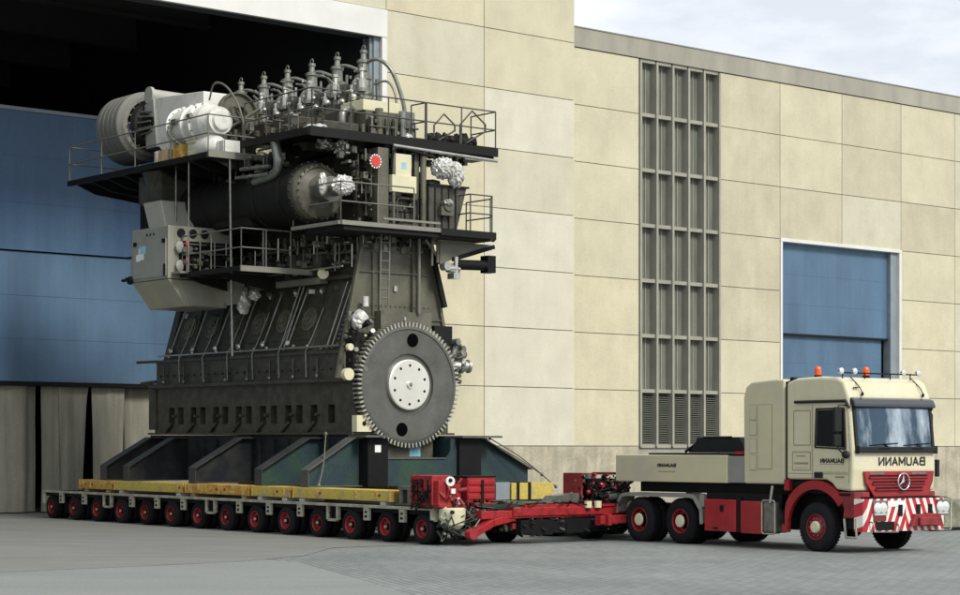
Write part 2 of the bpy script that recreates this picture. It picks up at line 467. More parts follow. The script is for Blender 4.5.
# ------------------------------------------------------------------ ground
def ground_mat():
    m = bpy.data.materials.new('block_paving'); m.use_nodes = True
    nt = m.node_tree; b = nt.nodes['Principled BSDF']
    b.inputs['Roughness'].default_value = 0.8
    t = nt.nodes.new('ShaderNodeTexCoord')
    mpn = nt.nodes.new('ShaderNodeMapping'); mpn.inputs['Rotation'].default_value = (0, 0, radians(74))
    nt.links.new(t.outputs['Object'], mpn.inputs[0])
    br = nt.nodes.new('ShaderNodeTexBrick')
    br.inputs['Color1'].default_value = (0.185, 0.202, 0.197, 1)
    br.inputs['Color2'].default_value = (0.230, 0.246, 0.240, 1)
    br.inputs['Mortar'].default_value = (0.112, 0.123, 0.119, 1)
    br.inputs['Scale'].default_value = 1.0
    br.inputs['Brick Width'].default_value = 0.50
    br.inputs['Row Height'].default_value = 0.17
    br.inputs['Mortar Size'].default_value = 0.022
    br.inputs['Mortar Smooth'].default_value = 0.4
    nt.links.new(mpn.outputs[0], br.inputs['Vector'])
    n = nt.nodes.new('ShaderNodeTexNoise'); n.inputs['Scale'].default_value = 0.22; n.inputs['Detail'].default_value = 7; n.inputs['Roughness'].default_value = .65
    nt.links.new(t.outputs['Object'], n.inputs['Vector'])
    r = nt.nodes.new('ShaderNodeMapRange'); r.inputs['From Min'].default_value = .3; r.inputs['From Max'].default_value = .7
    r.inputs['To Min'].default_value = .72; r.inputs['To Max'].default_value = 1.18
    nt.links.new(n.outputs['Fac'], r.inputs['Value'])
    n2 = nt.nodes.new('ShaderNodeTexNoise'); n2.inputs['Scale'].default_value = 5; n2.inputs['Detail'].default_value = 4
    nt.links.new(t.outputs['Object'], n2.inputs['Vector'])
    r2 = nt.nodes.new('ShaderNodeMapRange'); r2.inputs['From Min'].default_value = .3; r2.inputs['From Max'].default_value = .7
    r2.inputs['To Min'].default_value = .88; r2.inputs['To Max'].default_value = 1.1
    nt.links.new(n2.outputs['Fac'], r2.inputs['Value'])
    mm = nt.nodes.new('ShaderNodeMath'); mm.operation = 'MULTIPLY'
    nt.links.new(r.outputs[0], mm.inputs[0]); nt.links.new(r2.outputs[0], mm.inputs[1])
    n6 = nt.nodes.new('ShaderNodeTexNoise'); n6.inputs['Scale'].default_value = 0.9; n6.inputs['Detail'].default_value = 8; n6.inputs['Roughness'].default_value = .7; n6.inputs['Distortion'].default_value = .6
    nt.links.new(t.outputs['Object'], n6.inputs['Vector'])
    r6 = nt.nodes.new('ShaderNodeMapRange'); r6.inputs['From Min'].default_value = .60; r6.inputs['From Max'].default_value = .72
    r6.inputs['To Min'].default_value = 1.0; r6.inputs['To Max'].default_value = .74
    nt.links.new(n6.outputs['Fac'], r6.inputs['Value'])
    m6 = nt.nodes.new('ShaderNodeMath'); m6.operation = 'MULTIPLY'
    nt.links.new(mm.outputs[0], m6.inputs[0]); nt.links.new(r6.outputs[0], m6.inputs[1]); mm = m6
    s = nt.nodes.new('ShaderNodeVectorMath'); s.operation = 'SCALE'
    nt.links.new(br.outputs['Color'], s.inputs[0]); nt.links.new(mm.outputs[0], s.inputs['Scale'])
    nt.links.new(s.outputs[0], b.inputs['Base Color'])
    bp = nt.nodes.new('ShaderNodeBump'); bp.inputs['Strength'].default_value = .25; bp.inputs['Distance'].default_value = .01
    nt.links.new(br.outputs['Fac'], bp.inputs['Height']); bp.invert = True
    nt.links.new(bp.outputs[0], b.inputs['Normal'])
    return m
def apron_mat():
    m = bpy.data.materials.new('worn_concrete_apron'); m.use_nodes = True
    nt = m.node_tree; b = nt.nodes['Principled BSDF']
    b.inputs['Roughness'].default_value = 0.8
    t = nt.nodes.new('ShaderNodeTexCoord')
    mpn = nt.nodes.new('ShaderNodeMapping'); mpn.inputs['Scale'].default_value = (0.25, 1.2, 1)
    nt.links.new(t.outputs['Object'], mpn.inputs[0])
    n = nt.nodes.new('ShaderNodeTexNoise'); n.inputs['Scale'].default_value = 1.1; n.inputs['Detail'].default_value = 9; n.inputs['Roughness'].default_value = .7
    nt.links.new(mpn.outputs[0], n.inputs['Vector'])
    cr = nt.nodes.new('ShaderNodeValToRGB')
    cr.color_ramp.elements[0].position = .3; cr.color_ramp.elements[0].color = (0.145, 0.148, 0.136, 1)
    cr.color_ramp.elements[1].position = .72; cr.color_ramp.elements[1].color = (0.222, 0.225, 0.209, 1)
    nt.links.new(n.outputs['Fac'], cr.inputs[0])
    n2 = nt.nodes.new('ShaderNodeTexNoise'); n2.inputs['Scale'].default_value = 30; n2.inputs['Detail'].default_value = 3
    nt.links.new(t.outputs['Object'], n2.inputs['Vector'])
    r2 = nt.nodes.new('ShaderNodeMapRange'); r2.inputs['From Min'].default_value = .3; r2.inputs['From Max'].default_value = .7
    r2.inputs['To Min'].default_value = .85; r2.inputs['To Max'].default_value = 1.15
    nt.links.new(n2.outputs['Fac'], r2.inputs['Value'])
    s = nt.nodes.new('ShaderNodeVectorMath'); s.operation = 'SCALE'
    nt.links.new(cr.outputs[0], s.inputs[0]); nt.links.new(r2.outputs[0], s.inputs['Scale'])
    nt.links.new(s.outputs[0], b.inputs['Base Color'])
    bp = nt.nodes.new('ShaderNodeBump'); bp.inputs['Strength'].default_value = .3; bp.inputs['Distance'].default_value = .01
    nt.links.new(n2.outputs['Fac'], bp.inputs['Height']); nt.links.new(bp.outputs[0], b.inputs['Normal'])
    return m

def ground_h(s): return 0.005 * max(0.0, min(30.0, -s))
g = MB()
ss = [700, 0, -30, -700]
vv = []
for s_ in ss:
    for w_ in (-700, 700): vv.append(tuple(UT * s_ + VT * w_ + Vector((0, 0, ground_h(s_)))))
g.add(vv, [(0, 1, 3, 2), (2, 3, 5, 4), (4, 5, 7, 6)])
go = g.build('ground', ground_mat(), loc=tuple(T0))
tag(go, kind='structure')
# worn concrete strip in front of the portal, running on into the hall
a = MB()
edge = [(3.95, -60), (3.9, -13), (3.6, -7.4), (2.6, -5.2), (1.0, -3.6), (0.0, -2.6)]
front = [tuple(UT * s_ + VT * w_ + Vector((0, 0, ground_h(s_) + .008))) for s_, w_ in edge]
a.add(front + [tuple(UT * 0 + VT * -60 + Vector((0, 0, .008)))], [tuple(range(len(front) + 1))])
vv = []
for s_ in (0, -30, -52):
    for w_ in (-60, -2.6, 13): vv.append(tuple(UT * s_ + VT * w_ + Vector((0, 0, ground_h(s_) + .008))))
a.add(vv, [(0, 1, 4, 3), (1, 2, 5, 4), (3, 4, 7, 6), (4, 5, 8, 7)])
# face up
ao = a.build('concrete_apron', apron_mat(), loc=tuple(T0))
tag(ao, kind='structure')

l_ = MB()
vv = [tuple(UT * s_ + VT * w_ + Vector((0, 0, .004))) for s_, w_ in ((80, -60), (80, -40), (30, -17), (14, -10.6), (8, -8.0), (4.5, -6.6), (2, -6.6), (2, -60))]
l_.add(vv, [tuple(range(8))])
tag(l_.build('asphalt_lane', mat('smooth_asphalt', (0.186, 0.200, 0.193), 0.85, rgb2=(0.224, 0.236, 0.227), lo=.3, hi=.7, scale=.5, fine=.12, stretch=(.5, 1, 1), bump=.25, bscale=30), loc=tuple(T0)), kind='structure')

# ------------------------------------------------------------------ assembly hall (tall) with the open portal
Z0, RH = 2.48, 2.157
hall = empty('assembly_hall', tuple(W0), RW, 'tall cream panelled factory hall with a huge open portal behind the engine', 'factory hall')
tint = {(0, 0): 3, (0, 1): 4, (0, 2): 4, (0, 3): 3, (0, 4): 2, (0, 5): 3, (0, 6): 0, (0, 7): 0,
        (1, 0): 0, (1, 1): 0, (1, 2): 1, (1, 3): 1, (1, 4): 1, (1, 5): 0, (1, 6): 2, (1, 7): 1}
p = MB()
G = 0.014
def panels(mb, x0, x1, z0, z1, ti, y0=0.0):
    mb.m(ti); mb.box(x0 + G, x1 - G, y0, y0 + .1, z0 + G, z1 - G)
NROW = 10
for k in range(NROW):
    za, zb = Z0 + RH * k, Z0 + RH * (k + 1)
    panels(p, -4.42, 0, za, zb, tint.get((0, k), 0))
    panels(p, -8.85, -4.42, za, zb, tint.get((1, k), 1))
x = -8.85
while x > -62:
    for k in range(7, NROW):
        panels(p, x - 4.6, x, Z0 + RH * k + (0.0 if k > 7 else 0.0), Z0 + RH * (k + 1), random.choice([0, 1, 0, 2, 5]))
    x -= 4.6
p2 = MB()
for i in range(4):
    for k in range(7):
        panels(p2, -45 - 4.4 * (i + 1), -45 - 4.4 * i, Z0 + RH * k, Z0 + RH * (k + 1), random.choice([0, 1, 2, 5]))
p.build('wall_panels', panel_mats, hall, bevel=0)
p2.build('wall_panels', panel_mats, hall)
p = MB()
p.box(-8.85, -.004, .10, .6, 0, Z0 + RH * NROW + .3)
p.box(-62, -8.85, .10, .6, 17.6, Z0 + RH * NROW + .3)
p.box(-62, -45, .10, .6, 0, 17.6)
p.build('wall_core', M_JOINT, hall)
p = MB()
p.box(-8.85, -.01, .004, .1, 0, Z0 - G)
p.build('plinth', M_PLINTH, hall)
p = MB()
p.box(-62, -45, .004, .1, 0, Z0 - G)
p.build('plinth', M_PLINTH, hall)
p = MB()
p.box(0.0, .3, .62, 45, 0, Z0 + RH * NROW + .3)
p.build('end_wall', panel_mats[5], hall)
p = MB()
p.box(-45.2, -8.84, -.07, .09, 16.6, 17.56)
p.box(-9.06, -8.84, -.05, .09, 0, 16.6)
p.box(-45.2, -45.0, -.05, .09, 0, 16.6)
p.build('portal_frame', M_WHITE, hall, bevel=.01)
p = MB()
p.box(-9.3, -8.86, .11, .72, 0, 16.59)
p.box(-9.42, -9.301, .2, .28, 0, 16.59)
p.box(-9.42, -9.301, .5, .58, 0, 16.59)
p.build('guide_rail', M_RAIL_STEEL, hall)
p = MB()
p.box(-45, -9.3, .11, .72, 16.61, 17.6)
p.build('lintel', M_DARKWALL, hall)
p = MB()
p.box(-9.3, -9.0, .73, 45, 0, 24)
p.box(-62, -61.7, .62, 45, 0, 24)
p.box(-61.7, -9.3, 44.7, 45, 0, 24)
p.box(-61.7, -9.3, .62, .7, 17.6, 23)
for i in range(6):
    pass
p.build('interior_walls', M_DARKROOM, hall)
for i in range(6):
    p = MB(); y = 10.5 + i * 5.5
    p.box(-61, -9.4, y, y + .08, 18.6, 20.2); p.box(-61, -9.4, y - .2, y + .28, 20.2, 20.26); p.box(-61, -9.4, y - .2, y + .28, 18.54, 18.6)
    p.build('roof_beam', M_DARKWALL, hall)  # lighter grey painted on the beams in place of interior light
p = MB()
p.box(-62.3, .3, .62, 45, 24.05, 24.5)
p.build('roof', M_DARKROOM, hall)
# folding leaf door, half raised
DY = 8.1
p = MB()
p.box(-60, -9.35, DY, DY + .22, 9.26, 14.08)
for i in range(12):
    xx = -59 + i * 4.3
    p.box(xx, xx + .03, DY - .006, DY, 9.3, 14.0)
for zz in (10.9, 12.5):
    p.box(-60, -9.35, DY - .012, DY, zz, zz + .03)
p.m(1).box(-60, -9.35, DY - .08, DY + .3, 14.08, 14.2)
ud = p.build('door_leaf', [M_BLUEDOOR2, M_RAIL_STEEL], hall)
p = MB()
p.box(-60, -9.35, DY + .10, DY + .34, 4.72, 9.215)
for i in range(12):
    xx = -59 + i * 4.3
    p.box(xx, xx + .03, DY + .092, DY + .10, 4.8, 9.1)
for zz in (6.2, 7.7):
    p.box(-60, -9.35, DY + .088, DY + .10, zz, zz + .03)
p.m(1).box(-60, -9.35, DY + .06, DY + .46, 4.57, 4.71)
p.build('door_leaf', [M_BLUEDOOR, M_BLACK], hall)

# tarpaulin curtains hanging under the door
def curtain(x0, x1, amp, waves, seed, lab, taper=0.0, y=DY + .3):
    n = 40; rows = 12
    vs_ = []; fs = []
    rnd = random.Random(seed)
    ph = rnd.random() * 6
    for side in (0, 1):
        for r_ in range(rows + 1):
            z = 4.565 - (4.565 - .17) * r_ / rows
            dr = r_ / rows
            for i in range(n + 1):
                f = i / n
                xa = x0 + taper * dr ** .8 * .5; xb = x1 - taper * dr ** .6
                xx = xa + (xb - xa) * f
                yy = y + amp * (0.4 + .6 * dr) * sin(f * waves * 2 * pi + ph + dr * .5) + .05 * noise.noise(Vector((xx, z * .6, seed)))
                vs_.append((xx, yy + side * .03, z))
    W = n + 1; off = (rows + 1) * W
    for r_ in range(rows):
        for i in range(n):
            q = r_ * W + i
            fs.append((q, q + W, q + W + 1, q + 1)); fs.append((off + q, off + q + 1, off + q + W + 1, off + q + W))
    for r_ in range(rows):
        q = r_ * W
        fs.append((q, off + q, off + q + W, q + W)); q += n
        fs.append((q, q + W, off + q + W, off + q))
    m_ = MB(); m_.add(vs_, fs, True)
    o = m_.build('tarpaulin_curtain', M_TARP, None)
    o.location = W0; o.rotation_euler = (0, 0, RW)
    tag(o, lab, 'curtain', 'grey curtains hanging below the raised blue door')
    return o
# x positions along the wall at the door plane: filled in from the photograph
def wall_t(px, y):      # image column -> distance along the wall in plane y (design aid)
    r = (px - 480) / 2000.0
    ux, uy = cos(RW), sin(RW); nx, ny = -sin(RW), cos(RW)
    ox, oy = W0.x + nx * y, W0.y + ny * y
    return -(ox - r * oy) / (ux - r * uy)
CT = [round(wall_t(q, DY + .3), 2) for q in (-200, 27, 28, 39, 42, 60, 56, 81, 92, 125, 127, 160)]
print('curtain t', CT)
curtain(CT[0], CT[1], .02, 9, 1, 'wide flat grey tarpaulin curtain left of the trailer rear end')
curtain(CT[2] - .1, CT[3], .03, 1.2, 2, 'narrow darker grey curtain strip just behind the trailer rear end', .0, DY + .55)
curtain(CT[4], CT[6] + .45, .025, 1.4, 3, 'narrow grey curtain above the first trailer wheels', .05, DY + .35)
curtain(CT[6] + .1, CT[7] + .3, .025, 1.6, 4, 'pale grey curtain tapering downwards above the second trailer wheel', .28)
curtain(CT[8], CT[9], .025, 2.0, 5, 'grey curtain behind the rear ends of the dark steel girders', .12)
curtain(CT[10], CT[11] + 12, .03, 10, 6, 'grey curtain mostly hidden behind the engine', .05, DY + .55)

# ------------------------------------------------------------------ lower wing of the factory
WY = 0.55
wing = empty('factory_wing', tuple(W0), RW, 'lower cream panelled factory wing with tall louvred window and blue door behind the truck', 'factory hall')
def wrow(k): return Z0 + RH * k
cols = [0.02, 3.91, 8.48, 12.1, 16.05, 20.05, 23.9, 27.75, 31.6, 35.45, 39.3, 43.15, 47, 50.85, 54.7]
p = MB()
random.seed(5)
for ci in range(len(cols) - 1):
    if ci == 1: continue
    for k in range(7):
        if cols[ci] >= 12.0 and cols[ci + 1] <= 20.2 and k < 4: continue
        ti = random.choice([0, 0, 2, 5, 1, 0])
        if ci == 0: ti = [1, 1, 1, 0, 0, 0, 0][k]
        if ci >= 2 and k >= 3: ti = random.choice([5, 0, 2, 5])
        panels(p, cols[ci], cols[ci + 1], wrow(k), wrow(k + 1), ti, WY)
    if ci == 0: p.build('wall_panels', panel_mats, wing); p = MB()
p.build('wall_panels', panel_mats, wing)
DOOR_Z = 11.0
p = MB()
p.box(0.01, 3.91, WY + .1, WY + .5, 0, 17.6); p.box(8.48, 12.10, WY + .1, WY + .5, 0, 17.6)
p.box(20.05, 55, WY + .1, WY + .5, 0, 17.6); p.box(12.10, 20.05, WY + .1, WY + .5, DOOR_Z + .12, 17.6)
p.box(3.91, 8.48, WY + .45, WY + .9, 0, 17.6)
p.build('wall_core', M_JOINT, wing)
p = MB()
p.box(0.02, 3.91, WY + .004, WY + .1, 0, Z0 - G); p.box(8.48, 12.10, WY + .004, WY + .1, 0, Z0 - G); p.box(20.06, 55, WY + .004, WY + .1, 0, Z0 - G)
p.box(3.92, 8.47, WY + .03, WY + .44, 0, Z0 - .3)
p.build('plinth', M_PLINTH, wing)
p = MB()
p.box(.01, 55, WY - .05, WY + .6, 17.6, 18.34)
for i in range(8):
    pass
p.m(1).box(.01, 55, WY - .08, WY + .65, 18.34, 18.38)
p.build('fascia', [M_FASCIA, M_GREYP], wing)
p = MB()
p.box(0.32, 55, WY + .66, 40, 17.6, 18.2)
p.build('roof', M_FASCIA, wing)
# tall window strip
win = MB()
wx0, wx1 = 3.92, 8.47
cw = (wx1 - wx0 - .10) / 5
for i in range(6):
    xx = wx0 + .01 + i * cw
    win.box(xx, xx + .10, WY - .06, WY + .36, Z0 - .02, 17.52)
    win.box(xx + .10, xx + .15, WY + .14, WY + .36, Z0 - .02, 17.5) if i < 5 else None
for k in range(8):
    zz = Z0 + RH * k
    for i in range(5):
        xx = wx0 + .11 + i * cw
        win.box(xx, xx + cw - .10, WY + .02, WY + .37, zz - (.07 if k < 7 else .12), zz + .07)
wo = win.build('window_frame', M_FIN, wing)
pg = MB()
for k in range(1, 7):
    for i in range(5):
        xx = wx0 + .11 + i * cw
        pg.box(xx + .05, xx + cw - .11, WY + .30, WY + .40, Z0 + RH * k + .08, Z0 + RH * (k + 1) - .08)
        pg.m(1).box(xx + cw * .52, xx + cw * .56, WY + .26, WY + .30, Z0 + RH * k + .08, Z0 + RH * (k + 1) - .08).m(0)  # pale strip paints a vertical highlight on each pane
pg.build('glazing', [M_PANE, M_FIN], wing)
lv = MB()
for i in range(5):
    xx = wx0 + .11 + i * cw
    n = 24
    for j in range(n):
        z = Z0 + .08 + (RH - .16) * j / n
        lv.prism([(xx + .05, WY + .16, z), (xx + .05, WY + .18, z + .012), (xx + .05, WY + .30, z + .075), (xx + .05, WY + .30, z + .055)], (cw - .16, 0, 0))
    lv.box(xx + .05, xx + cw - .11, WY + .38, WY + .42, Z0 + .07, Z0 + RH - .08)
lv.build('louvre', M_LOUVRE, wing)
p = MB()
p.box(3.92, 8.47, WY + .10, WY + .44, Z0 - .30, Z0 - .08)
p.build('window_sill', M_FIN, wing)
# blue door of the wing
p = MB()
p.box(12.10, 12.23, WY - .04, WY + .3, 0, DOOR_Z); p.box(19.9, 20.06, WY - .04, WY + .3, 0, DOOR_Z)
p.box(12.10, 20.06, WY - .05, WY + .3, DOOR_Z, DOOR_Z + .14)
p.build('door_frame', M_WHITE, wing, bevel=.01)
p = MB()
p.box(19.45, 19.9, WY + .1, WY + .5, 0, DOOR_Z)
p.build('guide_rail', M_RAIL_STEEL, wing)
p = MB()
p.box(12.23, 12.35, WY + .3, WY + .5, 0, DOOR_Z)
p.build('guide_rail', M_RAIL_STEEL, wing)
rd = MB()
rd.box(12.25, 19.44, WY + .30, WY + .46, 7.22, DOOR_Z)
for zz in (8.45, 9.7):
    rd.box(12.25, 19.44, WY + .293, WY + .30, zz, zz + .03)
rd.m(1).box(12.25, 19.48, WY + .24, WY + .5, 7.14, 7.22).m(0)
rd.box(12.25, 19.2, WY + .42, WY + .58, 0, 7.14)
for zz in (1.2, 2.4, 3.6, 4.8, 6.0):
    rd.box(12.25, 19.2, WY + .413, WY + .42, zz, zz + .03)
rd.build('door_leaf', [M_BLUEDOOR, M_ENG_D], wing)
rd = MB(); rd.box(11.9, 20.3, WY + .62, WY + .7, 0, DOOR_Z + .3); rd.build('door_backing', M_DARKROOM, wing)  # added dark sheet, blocks daylight through the gap beside the leaf
# low mossy barrier at the right edge of the yard
lw = MB()
lw.prism([(0, 0, 0), (0, .06, .82), (0, .30, .82), (0, .36, 0)], (16, 0, 0))
lw.m(1).box(-.1, 16, -.12, 0, 0, .09)
lo = lw.build('low_wall', [M_MOSS, M_BLACK])
lo.location = (13.0, 57.6, 0); lo.rotation_euler = (0, 0, RW)
tag(lo, 'low mossy grey concrete wall beside the truck bumper', 'wall')

# ------------------------------------------------------------------ heavy trailer
def modular_trailer(loc, label):
    t = empty('modular_trailer', loc, RT, label, 'trailer', 'modular trailers under the engine', TILT)
    S0, S1 = -20.55, .4
    d = MB()
    d.box(S0, S1, .12, 2.85, .74, .905)
    for i in range(14):
        sx = -1.54 * i
        d.box(sx - .12, sx + .12, .32, 2.55, .45, .74)
    d.box(S0, S1, 1.25, 1.75, .42, .74)
    d.build('deck', M_BLACK, t)
    e = MB()
    for wy in (0.0, 2.86):
        e.box(S0, S1, wy, wy + .11, .855, .925)
    e.box(S1, S1 + .06, 0, 2.97, .62, .925)
    e.build('side_rail', M_DECK, t)
    sh = {}
    for i in range(13):
        sx = -1.54 * (i + .5)
        hb = MB()
        uu_ = i in (3, 7, 11) or i in (3,)
        uu_ = (i == 2 or i == 6 or i == 10)
        if uu_:
            hb.box(-.26, -.19, .0, .10, .50, .853); hb.box(.19, .26, .0, .10, .50, .853); hb.box(-.19, .19, .0, .10, .46, .53)
            hb.m(1).box(-.10, -.02, .02, .12, .53, .85); hb.box(.05, .10, .02, .12, .53, .85)
            hb.box(-.19, .19, .05, .12, .64, .69).m(0)
        else:
            hb.box(-.115, .115, .0, .08, .53, .853)
            hb.m(1).box(-.05, .05, -.012, 0, .60, .66); hb.box(-.05, .05, -.012, 0, .72, .77).m(0)
        o = hb.build('hanger_bracket', [M_DECK, M_BLACK], t, loc=(sx, 0, 0))
    hb = MB(); hb.box(-.06, .06, 0, .08, .5, .853); hb.build('hanger_bracket', [M_DECK], t, loc=(-20.5, 0, 0))
    # wheels
    R = .39
    def wheel():
        ty = MB()
        ty.lathe((0, 0, 0), (0, 1, 0), [(.20, .02), (.27, .005), (.34, .0), (.375, .03), (R, .07), (R, .20), (.375, .24), (.34, .27), (.2, .25)], 28, crease=False)
        for q in range(28):
            aa = 2 * pi * q / 28
            ty.beam((cos(aa) * (R + .002), .075, sin(aa) * (R + .002)), (cos(aa + .06) * (R + .002), .195, sin(aa + .06) * (R + .002)), .03, .012, up=(cos(aa), 0, sin(aa)))
        wo_ = ty.build('wheel', M_RUBBER, None)
        rm = MB()
        rm.lathe((0, 0, 0), (0, 1, 0), [(.225, .005), (.215, .0), (.205, .015), (.19, .12), (.10, .14), (.0, .14)], 24)
        rm.m(1).lathe((0, 0, 0), (0, 1, 0), [(.085, .14), (.075, .04), (.0, .03)], 16)
        rm.m(2)
        for q in range(8):
            aa = 2 * pi * q / 8
            rm.cyl((cos(aa) * .13, 0, sin(aa) * .13), (0, 1, 0), .013, .11, .135, 6)
        rm.m(3).lathe((0, 0, 0), (0, 1, 0), [(.045, .035), (.04, .0), (0, -.005)], 10)
        rm.build('rim', [M_RIM, M_BLACK, M_METAL_D, M_DECK], wo_)
        return wo_
    proto = None
    for i in range(14):
        for wy, fl in ((.04, 0), (.36, 0), (2.62, 1), (2.30, 1)):
            if proto is None:
                proto = wheel(); proto.parent = t; o = proto; rimo = [c for c in bpy.data.objects if c.parent == proto][0]
            else:
                o = proto.copy(); COL.objects.link(o); r_ = rimo.copy(); COL.objects.link(r_); r_.parent = o; o.parent = t
            o.location = (-1.54 * i, wy + (.27 if fl else 0), R)
            o.rotation_euler = (0, random.random() * 6, pi if fl else 0)
    # bogies
    for i in range(14):
        b = MB()
        b.box(-.08, .08, .30, .37, .28, .50); b.beam((-.05, .5, .62), (.28, .5, .42), .18, .14)
        b.tube((.25, .32, .39), (.0, .32, .39), .07, 8); b.cyl((0, .66, .39), (0, 1, 0), .09, -.3, 0, 10)
        b.cyl((0, 2.6, .39), (0, 1, 0), .09, -.3, 0, 10); b.box(-.08, .08, 2.5, 2.6, .28, .5)
        b.build('axle_bogie', M_BLACK, t, loc=(-1.54 * i, 0, 0))
    return t
tr1 = modular_trailer(tuple(T0), 'modular trailer nearest the camera with fourteen red rimmed wheels in view')
f2 = tw(0, 5.3)
tr2 = modular_trailer(tuple(f2), 'second modular trailer half hidden behind the nearer one')

def on_trailer(name, label, cat, group=None):
    return empty(name, tuple(T0), RT, label, cat, group, TILT)

# ------------------------------------------------------------------ yellow spreader beams
def ybeam(name, s0, s1, w0, w1, label, rusty, h0=1.01, h1=1.295):
    t = on_trailer('spreader_beam', label, 'steel beam', 'yellow load spreading beams on the trailers')
    b = MB()
    b.box(s0 + .03, s1 - .03, w0, w1, h0, h1)
    rnd = random.Random(int(-s0 * 10))
    b.build('beam', M_YEL_D if rusty else M_YEL, t, bevel=.012)
    c = MB()
    x = s0 + .25
    while x < s1 - .2:
        if rnd.random() < (.75 if rusty else .25):
            c.box(x, x + .10, w0 - .012, w0, h0 + .05, h1 - .05)
            if rnd.random() < .6: c.m(1).box(x + .16, x + .26, w0 - .006, w0, h0 + .12, h1 - .1).m(0)
        x += .45
    c.box(s0 + .03, s0 + .07, w0 - .015, w1, h0, h1 + .01)
    c.box(s1 - .07, s1 - .03, w0 - .015, w1, h0, h1 + .01)
    c.build('stiffener', [M_YEL_D, M_RED_DULL], t)
    f = MB()
    for fx in (s0 + .4, s1 - .4):
        f.box(fx - .12, fx + .12, w0 + .05, w1 - .1, .925, h0 - .002)
    f.build('packing_block', M_LABELW if not rusty else M_CARD, t)
    return t
ybeam('y', -18.6, -16.35, .3, 1.1, 'short rust brown and yellow beam at the rear end of the trailer', True)
ybeam('y', -16.3, -12.0, .3, 1.1, 'long dirty yellow beam, second from the rear of the trailer', False)
ybeam('y', -11.95, -8.35, .3, 1.1, 'yellow and brown patched beam under the middle girder', True)
ybeam('y', -8.3, -6.25, .3, 1.1, 'short orange yellow beam between two girder tips', False)
ybeam('y', -6.2, -1.65, .3, 1.1, 'clean bright yellow beam under the front girder tip nearest the camera', False)
ybeam('y', -18.5, -7.0, 7.0, 8.2, 'long yellow beam hidden behind the girders on the far trailer', False)
# packing stack in front of the bright beam
t = on_trailer('steel_packing_frame', 'dark grey steel packing frame on the trailer deck left of the red power pack', 'steel frame')
b = MB()
b.box(-1.55, -.35, .4, 1.3, .93, .98); b.box(-1.5, -.4, .42, 1.2, 1.33, 1.42)
for q in (-1.45, -1.1, -.8, -.5): b.box(q, q + .14, .42, 1.1, .98, 1.33)
b.box(-1.4, -.5, .6, 1.0, .98, 1.33)
b.build('frame', M_METAL_D, t)

# ------------------------------------------------------------------ girders under the engine
def girder(s, label, front=False, w0=.4, wm0=2.0, wm1=6.4, w1=8.3, mw=None, mf=None):
    mw = mw or M_GIRD_D; mf = mf or M_GIRD_TD
    t = on_trailer('support_girder', label, 'girder', 'transverse steel girders carrying the engine')
    hb, ht, he = 1.305, 2.66, 1.76
    wb = MB()
    poly = [(s, w0 + .02, hb + .03), (s, w0 + .02, he - .02), (s, wm0, ht - .03), (s, wm1, ht - .03), (s, w1 - .02, he - .02), (s, w1 - .02, hb + .03)]
    if front:
        w2 = MB()
        w2.prism([(s - .02, w0 + .02, hb + .03), (s - .02, w0 + .02, he - .02), (s - .02, wm0, ht - .03), (s - .02, 2.87, ht - .03), (s - .02, 2.87, hb + .03)], (.04, 0, 0))
        wb.prism([(s - .02, 5.38, hb + .03), (s - .02, 5.38, ht - .03), (s - .02, wm1, ht - .03), (s - .02, w1 - .02, he - .02), (s - .02, w1 - .02, hb + .03)], (.04, 0, 0))
    else:
        wb.prism([(s - .02, y, z) for (_, y, z) in poly], (.04, 0, 0))
    for y in (w0 + .9, w0 + 1.5, w1 - .9, w1 - 1.5):
        zt = min(ht, he + (y - w0) / (wm0 - w0) * (ht - he)) if y < 4 else min(ht, he + (w1 - y) / (w1 - wm1) * (ht - he))
        (w2 if front and y < 4 else wb).box(s - .17, s - .03, y - .012, y + .012, hb + .03, zt - .04)
    if front: w2.build('web', mw, t)
    wb.build('web', mw, t)
    fl = MB()
    fl.prism([(s - .2, w0, he - .03), (s - .2, w0, he + .01), (s - .2, wm0, ht), (s - .2, wm0, ht - .045)], (.4, 0, 0))
    fl.prism([(s - .2, w1, he - .03), (s - .2, w1, he + .01), (s - .2, wm1, ht), (s - .2, wm1, ht - .045)], (.4, 0, 0))
    if front:
        fl.box(s - .2, s + .2, wm0, 2.87, ht - .04, ht); fl.box(s - .2, s + .2, 5.38, wm1, ht - .04, ht)
    else: fl.box(s - .2, s + .2, wm0, wm1, ht - .04, ht)
    fl.box(s - .2, s + .2, w0, w1, hb, hb + .03)
    fl.box(s - .19, s + .19, w0 - .003, w0 + .02, hb + .03, he - .03)
    fl.build('flange', mf, t)
    return t
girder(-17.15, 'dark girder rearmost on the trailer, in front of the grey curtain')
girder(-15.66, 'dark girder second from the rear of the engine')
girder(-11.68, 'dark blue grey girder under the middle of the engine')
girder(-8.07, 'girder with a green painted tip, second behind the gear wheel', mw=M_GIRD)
g5 = girder(-5.75, 'blue green front girder with black posts below the gear wheel', True, wm0=1.9, wm1=6.5, mw=M_GIRD, mf=M_GIRD_T)
b = MB()
b.box(-5.73, -5.30, 2.19, 2.87, 1.31, 2.64)
b.build('post', M_BLACK, g5)
b = MB()
b.box(-5.73, -5.30, 5.38, 6.17, 1.31, 2.64)
b.build('post', M_BLACK, g5)
b = MB(); b.box(-5.9, -5.05, 5.3, 6.75, 2.662, 2.72)
b.build('top_plate', M_GIRD_T, g5)
b = MB(); b.box(-5.9, -5.05, 1.95, 2.9, 2.662, 2.72)
b.build('top_plate', M_GIRD_T, g5)
b = MB()
